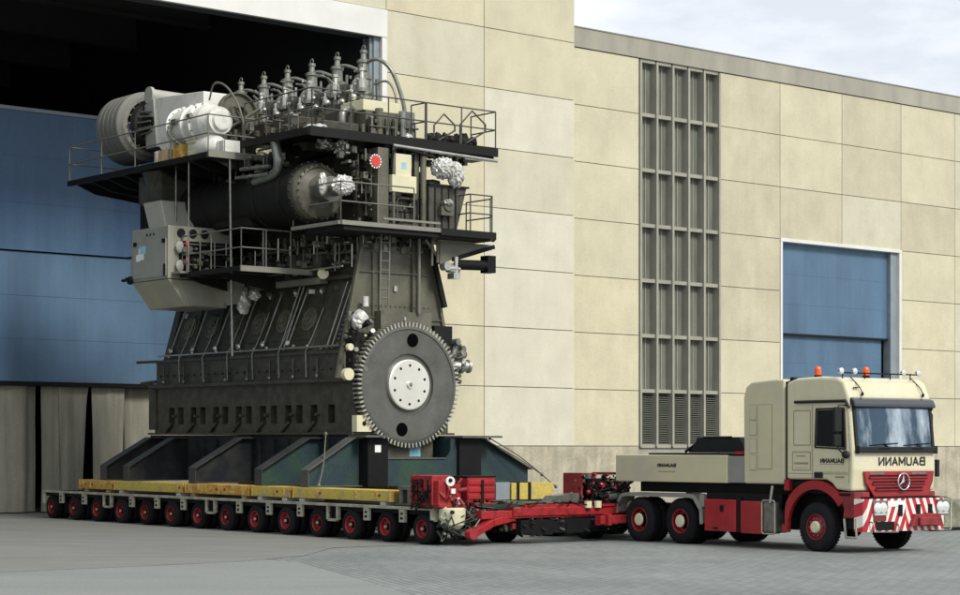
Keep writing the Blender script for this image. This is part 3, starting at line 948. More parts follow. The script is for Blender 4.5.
# link plate between the posts with rounded recess
pts = [(-5.42, 2.88, 1.31), (-5.42, 5.37, 1.31), (-5.42, 5.37, 2.63), (-5.42, 5.15, 2.63)]
for k in range(7):
    aa = radians(0 - 90 * k / 6)
    pts.append((-5.42, 4.85 + .3 * cos(aa), 2.36 + .3 * sin(aa)))
pts += [(-5.42, 2.88, 2.06)]
b.prism(pts, (-.05, 0, 0))
b.build('link_plate', M_GIRD, g5)
b = MB(); b.box(-5.55, -5.38, 2.88, 4.95, 2.062, 2.10); b.build('link_flange', M_GIRD_T, g5)
b = MB(); b.box(-5.30, -5.29, 2.42, 2.62, 2.25, 2.45); b.build('plate_label', M_LABELW, g5)
t = on_trailer('cradle_beam', 'dark lengthwise steel beam under the near side of the engine', 'girder', 'lengthwise beams between the girders')
b = MB()
for a_, c_ in ((-17.9, -17.2), (-17.1, -15.7), (-15.6, -11.75), (-11.6, -8.15), (-7.98, -5.85)):
    b.box(a_, c_, 2.5, 2.9, 1.31, 2.72)  # added beam, top raised to block daylight under the bedplate
    x = a_ + .4
    while x < c_ - .2:
        b.box(x, x + .03, 2.38, 2.5, 1.33, 2.6); x += .75
b.build('beam', M_GIRD_D, t)
t = on_trailer('cradle_beam', 'dark lengthwise steel beam under the far side of the engine', 'girder', 'lengthwise beams between the girders')
b = MB()
for a_, c_ in ((-17.9, -17.2), (-17.1, -15.7), (-15.6, -11.75), (-11.6, -8.15), (-7.98, -5.85)):
    b.box(a_, c_, 5.5, 5.9, 1.31, 2.72)  # far beam, likewise added and raised to shut out daylight
b.build('beam', M_GIRD, t)
def chain(pts, lab):
    m_ = MB()
    P = [Vector(q) for q in pts]
    m_.path(curve(*P, n=6), .018, 6)
    for q in (P[0], P[-1]):
        m_.blob(q, (.05, .05, .06), 1, .1, rings=5, seg=7)
    o = m_.build('lashing_chain', M_ENG_L); o.location = T0; o.rotation_euler = (0, TILT, RT)
    tag(o, lab, 'chain', 'lashing chains holding the engine down')
chain([(-5.9, 1.2, 2.75), (-5.5, .85, 1.9), (-5.2, .5, 1.36)], 'thin chain crossing the near wing of the front girder')
chain([(-5.2, 6.4, 2.65), (-5.0, 7.4, 2.1), (-4.6, 8.4, 1.25)], 'chain running down to the right from the front girder')
chain([(-5.6, 6.6, 2.6), (-5.3, 7.6, 2.05), (-5.0, 8.2, 1.6)], 'short chain beside the sloping far wing of the front girder')

# ------------------------------------------------------------------ the marine engine
E_ = on_trailer('marine_engine', 'huge dark olive marine diesel engine with a big toothed gear wheel, riding on trailers', 'engine')
C = 4.2
PITCH = 1.35
# bedplate with pairs of openings
b = MB()
b.box(-17.7, -6.45, 2.95, 5.45, 2.74, 4.2)
sw = sorted([-16.61, -16.05, -15.26, -14.69, -13.91, -13.36, -12.58, -12.01, -11.22, -10.62, -9.84, -9.26, -8.5, -7.6])
hw = .17
xs = [-17.7]
for q in sw: xs += [q - hw, q + hw]
xs += [-6.45]
for i in range(0, len(xs), 2):
    b.box(xs[i], xs[i + 1], 2.55, 2.95, 3.07, 3.60)
b.box(-17.7, -6.45, 2.55, 2.95, 2.80, 3.07); b.box(-17.7, -6.45, 2.55, 2.95, 3.60, 4.2)
b.box(-17.85, -6.35, 2.38, 6.02, 2.74, 2.80)
b.box(-17.7, -6.45, 5.45, 5.85, 2.80, 4.2)
b.box(-17.8, -6.38, 2.36, 6.04, 4.24, 4.33)
b.box(-17.7, -6.45, 2.5, 5.9, 4.2, 4.24)
for q in sw[::2]:
    b.tube((q - .3, 2.5, 2.82), (q + .1, 2.5, 3.1), .05, 6)
    b.cyl((q + .28, 2.42, 3.32), (0, 1, 0), .05, 0, .13, 8)
b.build('bedplate', M_ENG, E_, bevel=0)
b = MB(); 
for q in sw: b.box(q - hw + .002, q + hw - .002, 2.93, 2.949, 3.08, 3.59)  # black sheets at the back of the openings paint their shade
b.build('opening_shade', M_HOLE, E_)
# lower frame band
b = MB()
b.box(-17.5, -6.7, 2.5, 5.9, 4.33, 5.05)
b.box(-17.55, -6.65, 2.42, 5.98, 5.05, 5.13)
for i in range(26):
    q = -17.2 + i * .42
    b.cyl((q, 2.42, 4.62), (0, 1, 0), .035, 0, .08, 6)
for k in range(9):
    q = -16.9 + k * 1.25
    b.tube((q, 2.42, 4.35), (q, 2.42, 4.95), .035, 6)
    b.m(1).blob((q, 2.40, 4.42), (.06, .05, .06), 2, .1, rings=5, seg=7).m(0)
b.build('lower_frame', [M_ENG, M_METAL_D], E_)
# A-frame body
b = MB()
prof = [(2.52, 5.13), (3.12, 7.25), (3.2, 8.45), (5.2, 8.45), (5.28, 7.25), (5.88, 5.13)]
b.prism([(-17.1, y, z) for y, z in prof], (10.15, 0, 0))
# ribs between doors
def slant(h): return 2.52 + (h - 5.13) * .283
for k in range(7):
    q = -16.7 + k * PITCH
    b.prism([(q, slant(5.3) - .09, 5.3), (q, slant(7.0) - .09, 7.0), (q, slant(7.0) + .01, 7.0), (q, slant(5.3) + .01, 5.3)], (.07, 0, 0))
b.box(-17.15, -6.9, slant(7.2) - .18, 3.2, 7.2, 7.3)
b.build('frame_box', M_ENG, E_)
dr = MB()
for k in range(6):
    q = -15.82 + k * 1.36
    c = Vector((q, slant(6.1) - .03, 6.1)); n = Vector((0, -1, .283)).normalized()
    dr.m(0).prism([(q - .5, slant(5.5) - .03, 5.5), (q + .45, slant(5.5) - .03, 5.5), (q + .45, slant(6.75) - .03, 6.75), (q - .5, slant(6.75) - .03, 6.75)], (0, .03, -.008))
    dr.m(1).lathe(c, n, [(.36, 0), (.37, .04), (.31, .05), (.30, .02), (.2, .02), (.2, .05), (.14, .06), (.12, .03), (.06, .03), (.05, .08), (0, .09)], 22)
    for j in range(10):
        aa = 2 * pi * j / 10
        up = n.cross(Vector((1, 0, 0)))
        pc = c + Vector((1, 0, 0)) * cos(aa) * .42 + up * sin(aa) * .42
        dr.cyl(pc, n, .022, 0, .05, 6)
    # light pipe on the door edge
    x = q - .62
    dr.m(2).path([(x - .1, slant(5.35) - .14, 5.35), (x, slant(5.5) - .16, 5.5), (x + .28, slant(6.9) - .14, 6.9)], .032, 6)
    dr.m(3).blob((x - .05, slant(5.38) - .16, 5.42), (.09, .07, .09), k, .3, rings=6, seg=8)
    dr.m(3).blob((q + .35, slant(6.85) - .08, 6.9), (.08, .06, .09), k + 9, .3, rings=6, seg=8)  # bright metal blobs added as small highlights along the doors
dr.build('crankcase_doors', [M_ENG, M_ENG_L, M_METAL_D, M_METAL], E_)
b = MB(); b.prism([(-12.3, 2.75, 7.1), (-12.3, 2.75, 7.28), (-12.3, 3.02, 7.34), (-12.3, 3.02, 7.12)], (3.8, 0, 0)); b.build('camshaft_cover', M_EDGE, E_)
# far side + clutter of small pipes along the frame
b = MB()
rnd = random.Random(3)
for k in range(20):
    q = -16.6 + k * .5
    z0 = 7.5 + rnd.random() * .3
    b.m(k % 2).tube((q, 3.1, z0), (q, 3.1 - rnd.random() * .2, z0 + .5 + rnd.random() * .4), .03 + rnd.random() * .04, 6)
    b.m(1).blob((q + .1, 2.95, z0 + .1), (.08, .1, .08), k, .25, rings=5, seg=7)
for z in (7.65, 7.95, 8.2):
    b.m(0).tube((-17, 2.95, z), (-7.2, 2.95, z), .05, 6)
for k in range(6):
    q = -15.4 + k * 1.35
    b.m(2).box(q, q + .45, 2.6, 3.1, 7.5, 8.0)
b.build('pipework', [M_ENG_L, M_METAL_D, M_ENG], E_)

b = MB()
rnd = random.Random(55)
for k in range(13):
    q = -16.6 + k * .72
    b.m(1).blob((q, slant(5.25) - .12, 5.22 + rnd.random() * .1), (.05, .05, .06), k, .2, rings=5, seg=7)  # bright blobs set in as highlights along the frame foot
    if k % 2: b.m(0).path([(q, 2.40, 4.4), (q, 2.38, 5.15), (q + .12, slant(5.6) - .1, 5.6), (q + .3, slant(6.4) - .08, 6.4)], .022, 6)
    b.m(rnd.choice([0, 1])).box(q, q + .08, slant(6.95) - .14, slant(6.95), 6.9, 7.02)
for q in (-10.15, -9.95, -7.7, -7.45):
    b.m(0).path([(q, slant(5.2) - .1, 5.2), (q + .32, slant(7.1) - .12, 7.1)], .035, 6)
for k in range(14):
    z = 5.3 + k * .13
    b.m(0).box(-7.35 + .1 * k * .13, -7.22 + .1 * k * .13, slant(z) - .05, slant(z), z, z + .06)
for k in range(16):
    q = -16.9 + k * .64
    b.m(0).cyl((q, 3.0, 7.75), (0, -1, .2), .06, 0, .12 + .1 * rnd.random(), 8)
    b.m(rnd.choice([0, 0, 1])).tube((q + .2, 2.9, 7.5), (q + .2, 2.9, 8.1 + .3 * rnd.random()), .03, 6)
b.tube((-17.0, 2.5, 7.42), (-7.0, 2.5, 7.5), .03, 6)
b.tube((-17.2, slant(5.2) - .14, 5.26), (-7.0, slant(5.2) - .14, 5.26), .03, 6)
b.m(2).box(-9.3, -9.15, slant(6.9) - .12, slant(6.9), 6.86, 6.98); b.box(-16.35, -16.2, slant(6.5) - .1, slant(6.5), 6.45, 6.6)
b.build('side_pipework', [M_METAL_D, M_METAL, M_LABELW], E_)

# front end plate facing the truck, its lit side painted in lighter olive
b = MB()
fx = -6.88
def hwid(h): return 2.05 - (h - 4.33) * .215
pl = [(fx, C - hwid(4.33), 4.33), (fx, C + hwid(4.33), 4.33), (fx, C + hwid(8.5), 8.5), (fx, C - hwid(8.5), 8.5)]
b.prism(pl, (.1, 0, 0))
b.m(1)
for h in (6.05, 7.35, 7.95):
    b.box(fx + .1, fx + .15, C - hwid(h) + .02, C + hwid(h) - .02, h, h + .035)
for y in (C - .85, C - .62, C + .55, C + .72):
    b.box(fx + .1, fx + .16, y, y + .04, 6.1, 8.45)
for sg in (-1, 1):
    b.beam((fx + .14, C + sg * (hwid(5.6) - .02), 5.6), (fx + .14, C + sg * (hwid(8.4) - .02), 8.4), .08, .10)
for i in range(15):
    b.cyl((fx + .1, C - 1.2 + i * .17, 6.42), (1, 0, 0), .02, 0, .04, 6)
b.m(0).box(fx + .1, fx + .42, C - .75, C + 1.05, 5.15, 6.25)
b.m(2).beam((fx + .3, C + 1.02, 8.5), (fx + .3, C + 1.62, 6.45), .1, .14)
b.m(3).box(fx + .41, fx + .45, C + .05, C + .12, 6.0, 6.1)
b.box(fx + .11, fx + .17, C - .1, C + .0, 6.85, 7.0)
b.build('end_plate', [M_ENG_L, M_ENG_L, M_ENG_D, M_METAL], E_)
b = MB()
b.m(0).box(-6.75, -6.4, 2.45, 3.0, 4.4, 5.6)
rnd = random.Random(8)
for k in range(26):
    y = 2.5 + rnd.random() * .7; z = 4.5 + rnd.random() * 1.4
    b.m(rnd.choice([0, 1, 1, 2])).cyl((-6.6, y, z), (1, rnd.random() - .5, rnd.random() - .5), .04 + rnd.random() * .07, 0, .25 + rnd.random() * .3, 8)
b.build('end_fittings', [M_ENG_D, M_METAL_D, M_ENG_L], E_)
b = MB()
b.m(0).box(-6.9, -6.45, 5.35, 6.0, 4.3, 5.9)
for k in range(22):
    y = 5.6 + rnd.random() * .7; z = 4.3 + rnd.random() * 1.2
    b.m(rnd.choice([0, 1, 1, 2])).cyl((-6.7, y, z), (1, rnd.random() * .6, rnd.random() - .5), .04 + rnd.random() * .08, 0, .25 + rnd.random() * .3, 8)
b.build('end_fittings', [M_ENG_D, M_METAL_D, M_ENG_L], E_)
b = MB(); b.blob((-6.45, 2.72, 5.95), (.22, .26, .28), 4, .15)
b.build('wrapped_fitting', M_FOIL, E_)
b = MB(); b.cyl((-6.5, 2.95, 6.35), (0, 0, 1), .09, 0, .28, 10)
b.build('wrapped_fitting', M_FOIL, E_)
b = MB()
b.cyl((-6.38, 2.2, 4.42), (1, 0, 0), .17, 0, .16, 18)
b.build('round_cover', M_BOXCREAM, E_)
b = MB(); b.cyl((-6.38, 2.28, 5.18), (1, 0, 0), .1, 0, .12, 14)
b.build('round_cover', M_BOXCREAM, E_)
b = MB(); b.box(-6.44, -6.2, 2.45, 2.95, 2.82, 3.28); b.m(1).cyl((-6.2, 2.7, 3.05), (1, 0, 0), .07, 0, .01, 12)
b.build('lifting_lug', [M_BOXCREAM, M_BLACK], E_, bevel=0)
b = MB()
b.cyl((-6.4, 6.35, 4.75), (.2, 1, 0), .16, -.4, .15, 16); b.cyl((-6.4, 6.35, 4.75), (.2, 1, 0), .22, -.1, -.02, 16)
b.cyl((-6.4, 6.35, 4.75), (.2, 1, 0), .20, .15, .22, 16)
b.m(1).cyl((-6.5, 6.05, 5.0), (0, .3, 1), .12, 0, .35, 12); b.cyl((-6.5, 6.0, 4.3), (0, .3, 1), .1, 0, .35, 12)
b.build('drain_pump', [M_METAL, M_METAL_D], E_)
# turning gear wheel
gw = MB()
gs, gh = -6.38, 4.16
NT = 84; R0, R1 = 1.66, 1.79
gw.m(0).lathe((gs, C, gh), (1, 0, 0), [(R0, 0), (R0, .28), (R0 - .08, .29), (R0 - .10, .26), (.88, .24)], 84)
gw.lathe((gs, C, gh), (1, 0, 0), [(R0, 0), (.5, 0)], 84)
gw.lathe((gs, C, gh), (1, 0, 0), [(.88, .24), (.86, .17), (.62, .17), (.60, .27), (.5, .27)], 60)
gw.m(1)
for i in range(NT):
    a0 = 2 * pi * i / NT; da = 2 * pi / NT
    def P(a_, r_, x_): return (gs + x_, C + cos(a_) * r_, gh + sin(a_) * r_)
    q = [P(a0 - da * .27, R0 - .01, 0), P(a0 + da * .27, R0 - .01, 0), P(a0 + da * .15, R1, 0), P(a0 - da * .15, R1, 0)]
    gw.prism(q, (.275, 0, 0))
go_ = gw.build('gear_wheel', [M_GEAR, M_TEETH], E_)
for sy, sz in ((.12, 1.27), (-.25, -1.27)):
    gb = MB()
    gb.lathe((gs + .263, C + sy, gh + sz), (1, 0, 0), [(0, .002), (.195, .002)], 28)  # flat black disc on the face paints the dark of the hole
    gb.build('hole_shade_disc', M_HOLE, go_)
gb = MB()
gb.m(0).lathe((gs, C, gh), (1, 0, 0), [(.72, .17), (.72, .275), (.69, .29), (.10, .29), (.10, .34), (0, .34)], 48)
gb.m(1)
for i in range(10):
    aa = 2 * pi * i / 10 + .3
    gb.cyl((gs + .29, C + cos(aa) * .55, gh + sin(aa) * .55), (1, 0, 0), .042, 0, .004, 12)
gb.m(2).lathe((gs + .34, C, gh), (1, 0, 0), [(.06, 0), (.05, .02), (0, .02)], 12)
gb.build('hub_plate', [M_HUB, M_BLACK, M_METAL_D], go_)
b = MB(); b.box(-6.6, -6.45, 3.0, 5.3, 2.0, 2.72); b.build('oil_pan', M_ENG_L, E_)
b = MB(); b.box(-6.45, -6.44, 4.45, 4.85, 2.12, 2.42); b.build('pan_label', M_LABEL, E_)

# upper block: scavenge space, cylinder frames
b = MB()
b.box(-16.9, -7.1, 3.1, 5.4, 8.45, 10.4)
b.box(-16.9, -7.3, 3.3, 5.3, 10.4, 11.6)
for k in range(6):
    q = -8.41 - PITCH * k
    b.box(q - .6, q + .6, 3.25, 5.3, 11.6, 12.1)
    b.box(q - .5, q + .5, 3.0, 3.3, 10.9, 11.5)
    b.box(q - .45, q + .45, 2.95, 3.12, 8.8, 10.2)
b.build('cylinder_block', M_ENG, E_)
b = MB()
b.box(-13.2, -10.3, 2.0, 3.2, 10.9, 11.9); b.box(-10.2, -9.2, 2.2, 3.2, 11.2, 12.0); b.box(-9.2, -7.2, 2.0, 3.2, 11.25, 11.6)
b.build('fuel_rack_housing', M_ENG, E_, bevel=.03)

# cylinder heads
def head(k):
    q = -8.41 - PITCH * k
    h = MB()
    rnd = random.Random(20 + k)
    h.m(0).lathe((0, 0, 12.1), (0, 0, 1), [(.56, 0), (.56, .22), (.46, .26), (.46, .42), (.3, .44)], 24)
    for i in range(8):
        aa = 2 * pi * i / 8
        h.m(1).cyl((cos(aa) * .5, sin(aa) * .5, 12.32), (0, 0, 1), .045, 0, .2, 8)
    h.m(1)
    h.lathe((0, 0, 12.5), (0, 0, 1), [(.30, 0), (.30, .35), (.22, .40), (.22, .62), (.27, .64), (.27, .74), (.17, .78), (.16, 1.1), (.20, 1.12), (.20, 1.2), (.09, 1.24), (.08, 1.4), (.11, 1.42), (.11, 1.5), (0, 1.52)], 16)
    # ring on top
    h.path([(cos(t_) * .08, 0, 14.06 + sin(t_) * .08) for t_ in [2 * pi * i / 10 for i in range(11)]], .018, 5)
    o = h.build('cylinder_head', [M_ENG_L, M_METAL_D], E_, loc=(q, C, 0))
    f = MB()
    # fuel pump / exhaust drum facing the camera side
    f.m(0).lathe((-.1, -.1, 12.92), (.9, -.5, .0), [(.0, .52), (.14, .52), (.15, .46), (.24, .44), (.25, .2), (.19, .15), (.19, 0)], 18)
    for j in range(6):
        aa = j * pi / 3
        f.m(1).cyl((.28, -.3 + cos(aa) * .19, 12.92 + sin(aa) * .19), (.9, -.5, 0), .025, 0, .06, 6)
    f.m(1).lathe((.42, -.35, 12.7), (0, 0, 1), [(.12, 0), (.14, .1), (.14, .34), (.08, .38), (.06, .58), (.10, .6), (.10, .68), (0, .7)], 12)
    f.m(1).lathe((.12, -.5, 12.5), (0, 0, 1), [(.09, 0), (.10, .2), (.06, .25), (.06, .4), (0, .42)], 10)
    f.blob((.38, -.62, 12.52), (.11, .11, .11), k, .1, rings=7, seg=10, smooth=True)
    f.blob((.0, -.75, 12.42), (.09, .09, .09), k + 3, .1, rings=7, seg=10, smooth=True)
    f.blob((-.35, -.6, 12.75), (.08, .08, .08), k + 3, .1, rings=7, seg=10, smooth=True)
    f.m(0).box(-.5, -.22, -.5, -.2, 12.4, 12.9 + .1 * rnd.random())
    for j in range(16):
        x_, y_, z_ = rnd.uniform(-.55, .55), rnd.uniform(-.7, -.1), rnd.uniform(12.35, 13.4)
        f.m(rnd.choice([0, 0, 1])).cyl((x_, y_, z_), rnd.choice([(1, 0, 0), (0, 0, 1), (.3, -1, 0)]), rnd.uniform(.02, .06), 0, rnd.uniform(.08, .3), 7)
    f.tube((-.42, -.3, 12.9), (-.42, -.3, 13.3), .04, 8)
    f.tube((-.3, .35, 12.4), (-.3, .3, 13.2), .06, 8); f.tube((.25, .35, 12.4), (.28, .3, 13.15), .07, 8)
    f.m(1).blob((-.3, -.6, 12.45), (.08, .08, .08), k + 5, .15, rings=6, seg=8)
    f.build('fuel_pump', [M_METAL_D, M_METAL], o)
    pz = MB()
    if k:
        pz.path(curve((.05, .0, 13.72), (.35, .12, 13.7), (.8, .35, 13.5)), .05, 8)
        pz.path(curve((0, -.28, 13.2), (.2, -.5, 13.3), (.45, -.45, 13.1), (.45, -.4, 12.9)), .03, 6)
        pz.path(curve((-.1, .1, 13.4), (-.5, .3, 13.5), (-.7, .2, 13.0)), .03, 6)
        pz.build('control_pipe', M_METAL_D, o)
    return o
for k in range(6): head(k)
b = MB()
b.path(curve((-8.35, 4.2, 13.62), (-7.9, 4.35, 13.68), (-7.6, 4.62, 13.35), (-7.45, 4.88, 12.6), (-7.4, 4.98, 12.0), (-7.4, 4.98, 11.3)), .06, 10)
b.path(curve((-8.2, 4.4, 13.0), (-7.8, 4.6, 13.05), (-7.6, 4.75, 12.7), (-7.55, 4.8, 12.0)), .035, 8)
b.build('loop_pipe', M_METAL_D, E_)
b = MB()
b.box(-8.5, -7.35, 3.45, 4.75, 12.05, 12.36)
b.build('valve_block', M_BOXCREAM, E_, bevel=.02)
b = MB()
b.box(-8.0, -7.3, 3.5, 4.6, 11.2, 12.05)
b.m(1).path(curve((-7.6, 2.9, 11.3), (-7.6, 2.9, 11.9), (-7.7, 3.2, 12.1), (-8.0, 3.5, 12.1)), .11, 10)
for i in range(7):
    b.m(i % 2).cyl((-7.15, 3.3 + i * .28, 11.25), (0, 0, 1), .06 + .03 * (i % 3), 0, .35 + .25 * ((i * 7) % 3), 8)
b.m(1).box(-7.3, -7.1, 4.75, 5.1, 11.25, 12.1)
b.build('end_fittings', [M_ENG_L, M_METAL_D], E_)
b = MB(); b.blob((-7.6, 1.95, 11.36), (.55, .3, .15), 6, .14, 4, 16, 24); b.blob((-7.1, 4.85, 11.35), (.16, .16, .14), 7, .12)
b.build('wrapped_fitting', M_FOIL, E_)

# exhaust receiver: big drum along the engine with a dished end
b = MB()
b.lathe((-15.6, 1.85, 9.55), (1, 0, 0), [(0, 0), (.75, .05), (.84, .2), (.84, 8.0), (.90, 8.02), (.90, 8.12), (.84, 8.14)], 36)
for k in range(6): b.lathe((-14.9 + k * 1.35, 1.85, 9.55), (1, 0, 0), [(.84, 0), (.88, .01), (.88, .08), (.84, .09)], 36)
b.m(1)
for k in range(24):
    aa = 2 * pi * k / 24
    b.cyl((-7.6, 1.85 + cos(aa) * .87, 9.55 + sin(aa) * .87), (1, 0, 0), .025, .1, .18, 6)
for k in range(6):
    q = -8.9 - PITCH * k
    b.m(0).path([(q, 1.9, 10.3), (q, 2.3, 10.85), (q + .1, 3.1, 11.1)], .28, 12)
b.build('exhaust_receiver', [M_ENG_D, M_ENG], E_)  # near-black body colour paints the shade under the platform
b = MB()
b.lathe((-15.6, 1.85, 9.55), (1, 0, 0), [(.84, 8.14), (.83, 8.3), (.77, 8.42), (.70, 8.46), (.66, 8.40), (.45, 8.46), (.2, 8.48), (0, 8.48)], 40)
for k in range(24):
    aa = 2 * pi * k / 24
    b.cyl((-7.25, 1.85 + cos(aa) * .76, 9.55 + sin(aa) * .76), (1, 0, 0), .022, .08, .16, 6)
b.build('receiver_end', M_ENG_L2, E_)
b = MB()
b.cyl((-7.15, 1.95, 9.6), (1, 0, 0), .36, 0, .42, 20); b.cyl((-6.8, 2.0, 9.6), (1, .1, 0), .2, 0, .5, 14)
b.build('receiver_flange', M_METAL_D, E_)
b = MB(); b.blob((-6.25, 2.0, 9.66), (.24, .34, .27), 11, .16, 5, 24, 32); b.blob((-6.7, 1.62, 9.72), (.12, .12, .3), 12, .16, 5, 18, 22)
b.build('foil_wrap', M_FOIL, E_)
b = MB()
b.path(curve((-8.2, 1.0, 11.0), (-8.1, 1.05, 10.4), (-8.4, 1.1, 10.1), (-9.4, 1.1, 10.0)), .14, 10)
b.m(0).tube((-10.0, 1.0, 10.4), (-8.6, 1.1, 10.35), .06, 8); b.tube((-10.1, .9, 10.15), (-8.4, 1.0, 10.1), .05, 8)
b.build('pipe_bend', [M_METAL_D, M_METAL], E_)
b = MB()
b.m(1).blob((-7.4, 2.2, 10.95), (.3, .3, .16), 14, .35); b.blob((-7.0, 2.45, 10.8), (.12, .2, .22), 15, .35)
b.build('wrapped_pipe', [M_METAL_D, M_METAL], E_)

# --------------------------------------------------------------- galleries
def gallery(name, poly, h, th, mats=(M_ENG_D, M_EDGE), edge_from=None, edges=None, joist=True):
    b = MB()
    b.m(0).prism([(x, y, h - th) for x, y in poly], (0, 0, th))
    n = len(poly)
    for i in (edges if edges is not None else range(n)):
        p0 = Vector((poly[i][0], poly[i][1], h)); p1 = Vector((poly[(i + 1) % n][0], poly[(i + 1) % n][1], h))
        b.m(1).beam(p0 - Vector((0, 0, .02)), p1 - Vector((0, 0, .02)), .07, .14)
    return b
def railing(mb, pts, h, ht=1.08, post=1.5, r=.022, rails=(1.0, .5), closed=False):
    for k in range(len(pts) - 1):
        p0 = Vector((pts[k][0], pts[k][1], h)); p1 = Vector((pts[k + 1][0], pts[k + 1][1], h))
        for f in rails:
            up = Vector((0, 0, ht * f))
            mb.tube(p0 + up, p1 + up, r, 6)
        L = (p1 - p0).length; n = max(1, round(L / post))
        for i in range(n + 1):
            if i == 0 and k > 0: continue
            q = p0 + (p1 - p0) * i / n
            mb.tube(q, q + Vector((0, 0, ht)), r, 6)
# upper side platform (turbocharger)
gal = gallery('g', [(-10.16, 0.0), (-18.75, 0.0), (-18.9, 3.3), (-10.16, 3.3)], 10.85, .10, edges=[])
gal.m(1).beam((-10.16, 0, 10.80), (-10.16, 3.9, 10.80), .10, .20)
gal.m(0).beam((-18.75, 0, 10.76), (-10.16, 0, 10.76), .10, .16)
for k in range(9):
    q = -18.5 + k * 1.02
    gal.m(0).prism([(q, .05, 10.74), (q, 3.2, 10.74), (q, 3.2, 10.2), (q, .8, 10.45)], (.08, 0, 0))
gal.build('turbocharger_platform', [M_ENG_D, M_EDGE], E_)
rl = MB(); railing(rl, [(-10.2, 3.3), (-10.2, .03), (-18.75, .03), (-18.85, 2.6)], 10.85, post=2.4)
rl.build('railing', M_RAIL, E_)
# top front gallery
gal = gallery('g', [(-6.3, .9), (-6.3, 7.55), (-7.6, 7.6), (-8.0, 6.2), (-8.0, 5.4), (-7.2, 5.3), (-7.2, 3.0), (-9.8, 2.9), (-9.8, .9)], 11.2, .06, edges=[], joist=False)
gal.m(0).beam((-6.3, .9, 11.08), (-6.3, 7.55, 11.08), .08, .26)
gal.m(0).beam((-6.3, .9, 11.08), (-9.8, .9, 11.08), .08, .2)
gal.m(0).box(-7.4, -6.35, 3.5, 7.45, 10.88, 11.12)
gal.m(1).tube((-6.25, 3.7, 10.93), (-6.25, 7.5, 10.82), .05, 8)
gal.m(1).beam((-6.28, 6.3, 10.80), (-6.28, 7.5, 10.80), .04, .04)
gal.build('top_gallery', [M_ENG_D, M_METAL], E_)
rl = MB()
railing(rl, [(-7.0, 4.9), (-6.33, 4.95), (-6.33, 7.5), (-7.5, 7.5)], 11.2, post=1.2)
railing(rl, [(-6.33, 1.0), (-6.33, 4.9)], 11.2, post=1.15)
railing(rl, [(-9.8, 1.0), (-6.33, 1.0)], 11.2, post=1.2)
rl.build('railing', M_RAIL_D, E_)
rl = MB()
for y0, sc in ((5.35, .8), (6.3, 1.0)):
    pts = [(-6.5, y0, 11.25), (-6.5, y0, 11.25 + .55 * sc), (-6.5, y0 + .45 * sc, 11.25 + 1.0 * sc), (-6.5, y0 + .95 * sc, 11.25 + .65 * sc), (-6.5, y0 + .95 * sc, 11.25 + .45 * sc), (-6.5, y0 + .2 * sc, 11.25 + .02)]
    rl.path(pts, .03, 6)
rl.build('bent_handrail', M_RAIL_D, E_)
b = MB()
rnd = random.Random(77)
for i in range(16):
    b.blob((-6.8 + rnd.random() * .3, 5.2 + i * .12, 11.28 + .1 * rnd.random()), (.13, .14, .12 + .1 * rnd.random()), i, .35, rings=6, seg=8)
b.build('loose_fittings', M_ENG_D, E_)
# mid front gallery
gal = gallery('g', [(-5.6, 1.55), (-5.6, 6.9), (-6.2, 7.3), (-7.6, 7.3), (-7.6, 6.2), (-6.85, 5.4), (-6.85, 1.55)], 8.6, .05, edges=[])
gal.m(1).beam((-5.6, 1.5, 8.55), (-5.6, 4.9, 8.55), .06, .12)
gal.m(0).beam((-5.6, 4.9, 8.52), (-5.6, 6.9, 8.52), .08, .2); gal.beam((-5.6, 6.9, 8.52), (-6.2, 7.3, 8.52), .08, .2)
gal.m(0).box(-7.5, -5.65, 1.6, 6.8, 8.36, 8.545)
gal.m(1).box(-8.0, -5.65, 1.42, 1.5, 8.5, 8.6)
gal.m(1).box(-5.66, -5.6, 2.9, 4.9, 8.72, 8.78)
gal.build('middle_gallery', [M_ENG_D, M_EDGE], E_)
rl = MB()
railing(rl, [(-8.0, 1.5), (-5.65, 1.5)], 8.6, post=1.9)
railing(rl, [(-5.65, 1.5), (-5.65, 4.0)], 8.6, post=1.1, rails=(1, .5))
rl.build('railing', M_RAIL, E_)
rl = MB()
railing(rl, [(-7.0, 6.0), (-5.68, 6.05), (-5.68, 6.85), (-6.25, 7.25), (-7.4, 7.25)], 8.6, post=1.0)
rl.build('railing', M_RAIL_D, E_)
# lower side gallery
gal = gallery('g', [(-8.7, .2), (-12.0, .2), (-12.0, 2.3), (-8.7, 2.3)], 7.48, .05, edges=[])
gal.m(1).beam((-8.7, .18, 7.42), (-8.7, 2.6, 7.42), .08, .16)
gal.m(0).beam((-12.0, .2, 7.42), (-8.7, .2, 7.42), .08, .14)
gal.prism([(-11.9, .25, 7.38), (-11.9, 2.3, 7.38), (-11.9, 2.3, 6.9), (-11.9, .8, 7.2)], (.06, 0, 0))
gal.prism([(-10.2, .25, 7.38), (-10.2, 2.3, 7.38), (-10.2, 2.3, 6.9), (-10.2, .8, 7.2)], (.06, 0, 0))
gal.build('lower_gallery', [M_ENG_D, M_EDGE], E_)
rl = MB()
railing(rl, [(-12.0, .24), (-8.74, .24)], 7.48, post=1.6); railing(rl, [(-8.74, .24), (-8.74, 1.9)], 7.48, post=.85)
rl.build('railing', M_RAIL, E_)
# long vertical posts below the turbocharger platform
b = MB()
b.tube((-10.2, .75, 10.8), (-10.2, .85, 5.0), .035, 8); b.tube((-9.95, 1.75, 10.8), (-9.95, 1.75, 7.5), .035, 8)
b.tube((-13.0, .6, 10.8), (-13.0, .6, 8.8), .03, 8); b.tube((-11.4, .1, 10.8), (-11.4, .1, 7.5), .025, 8)
b.build('support_post', M_METAL_D, E_)

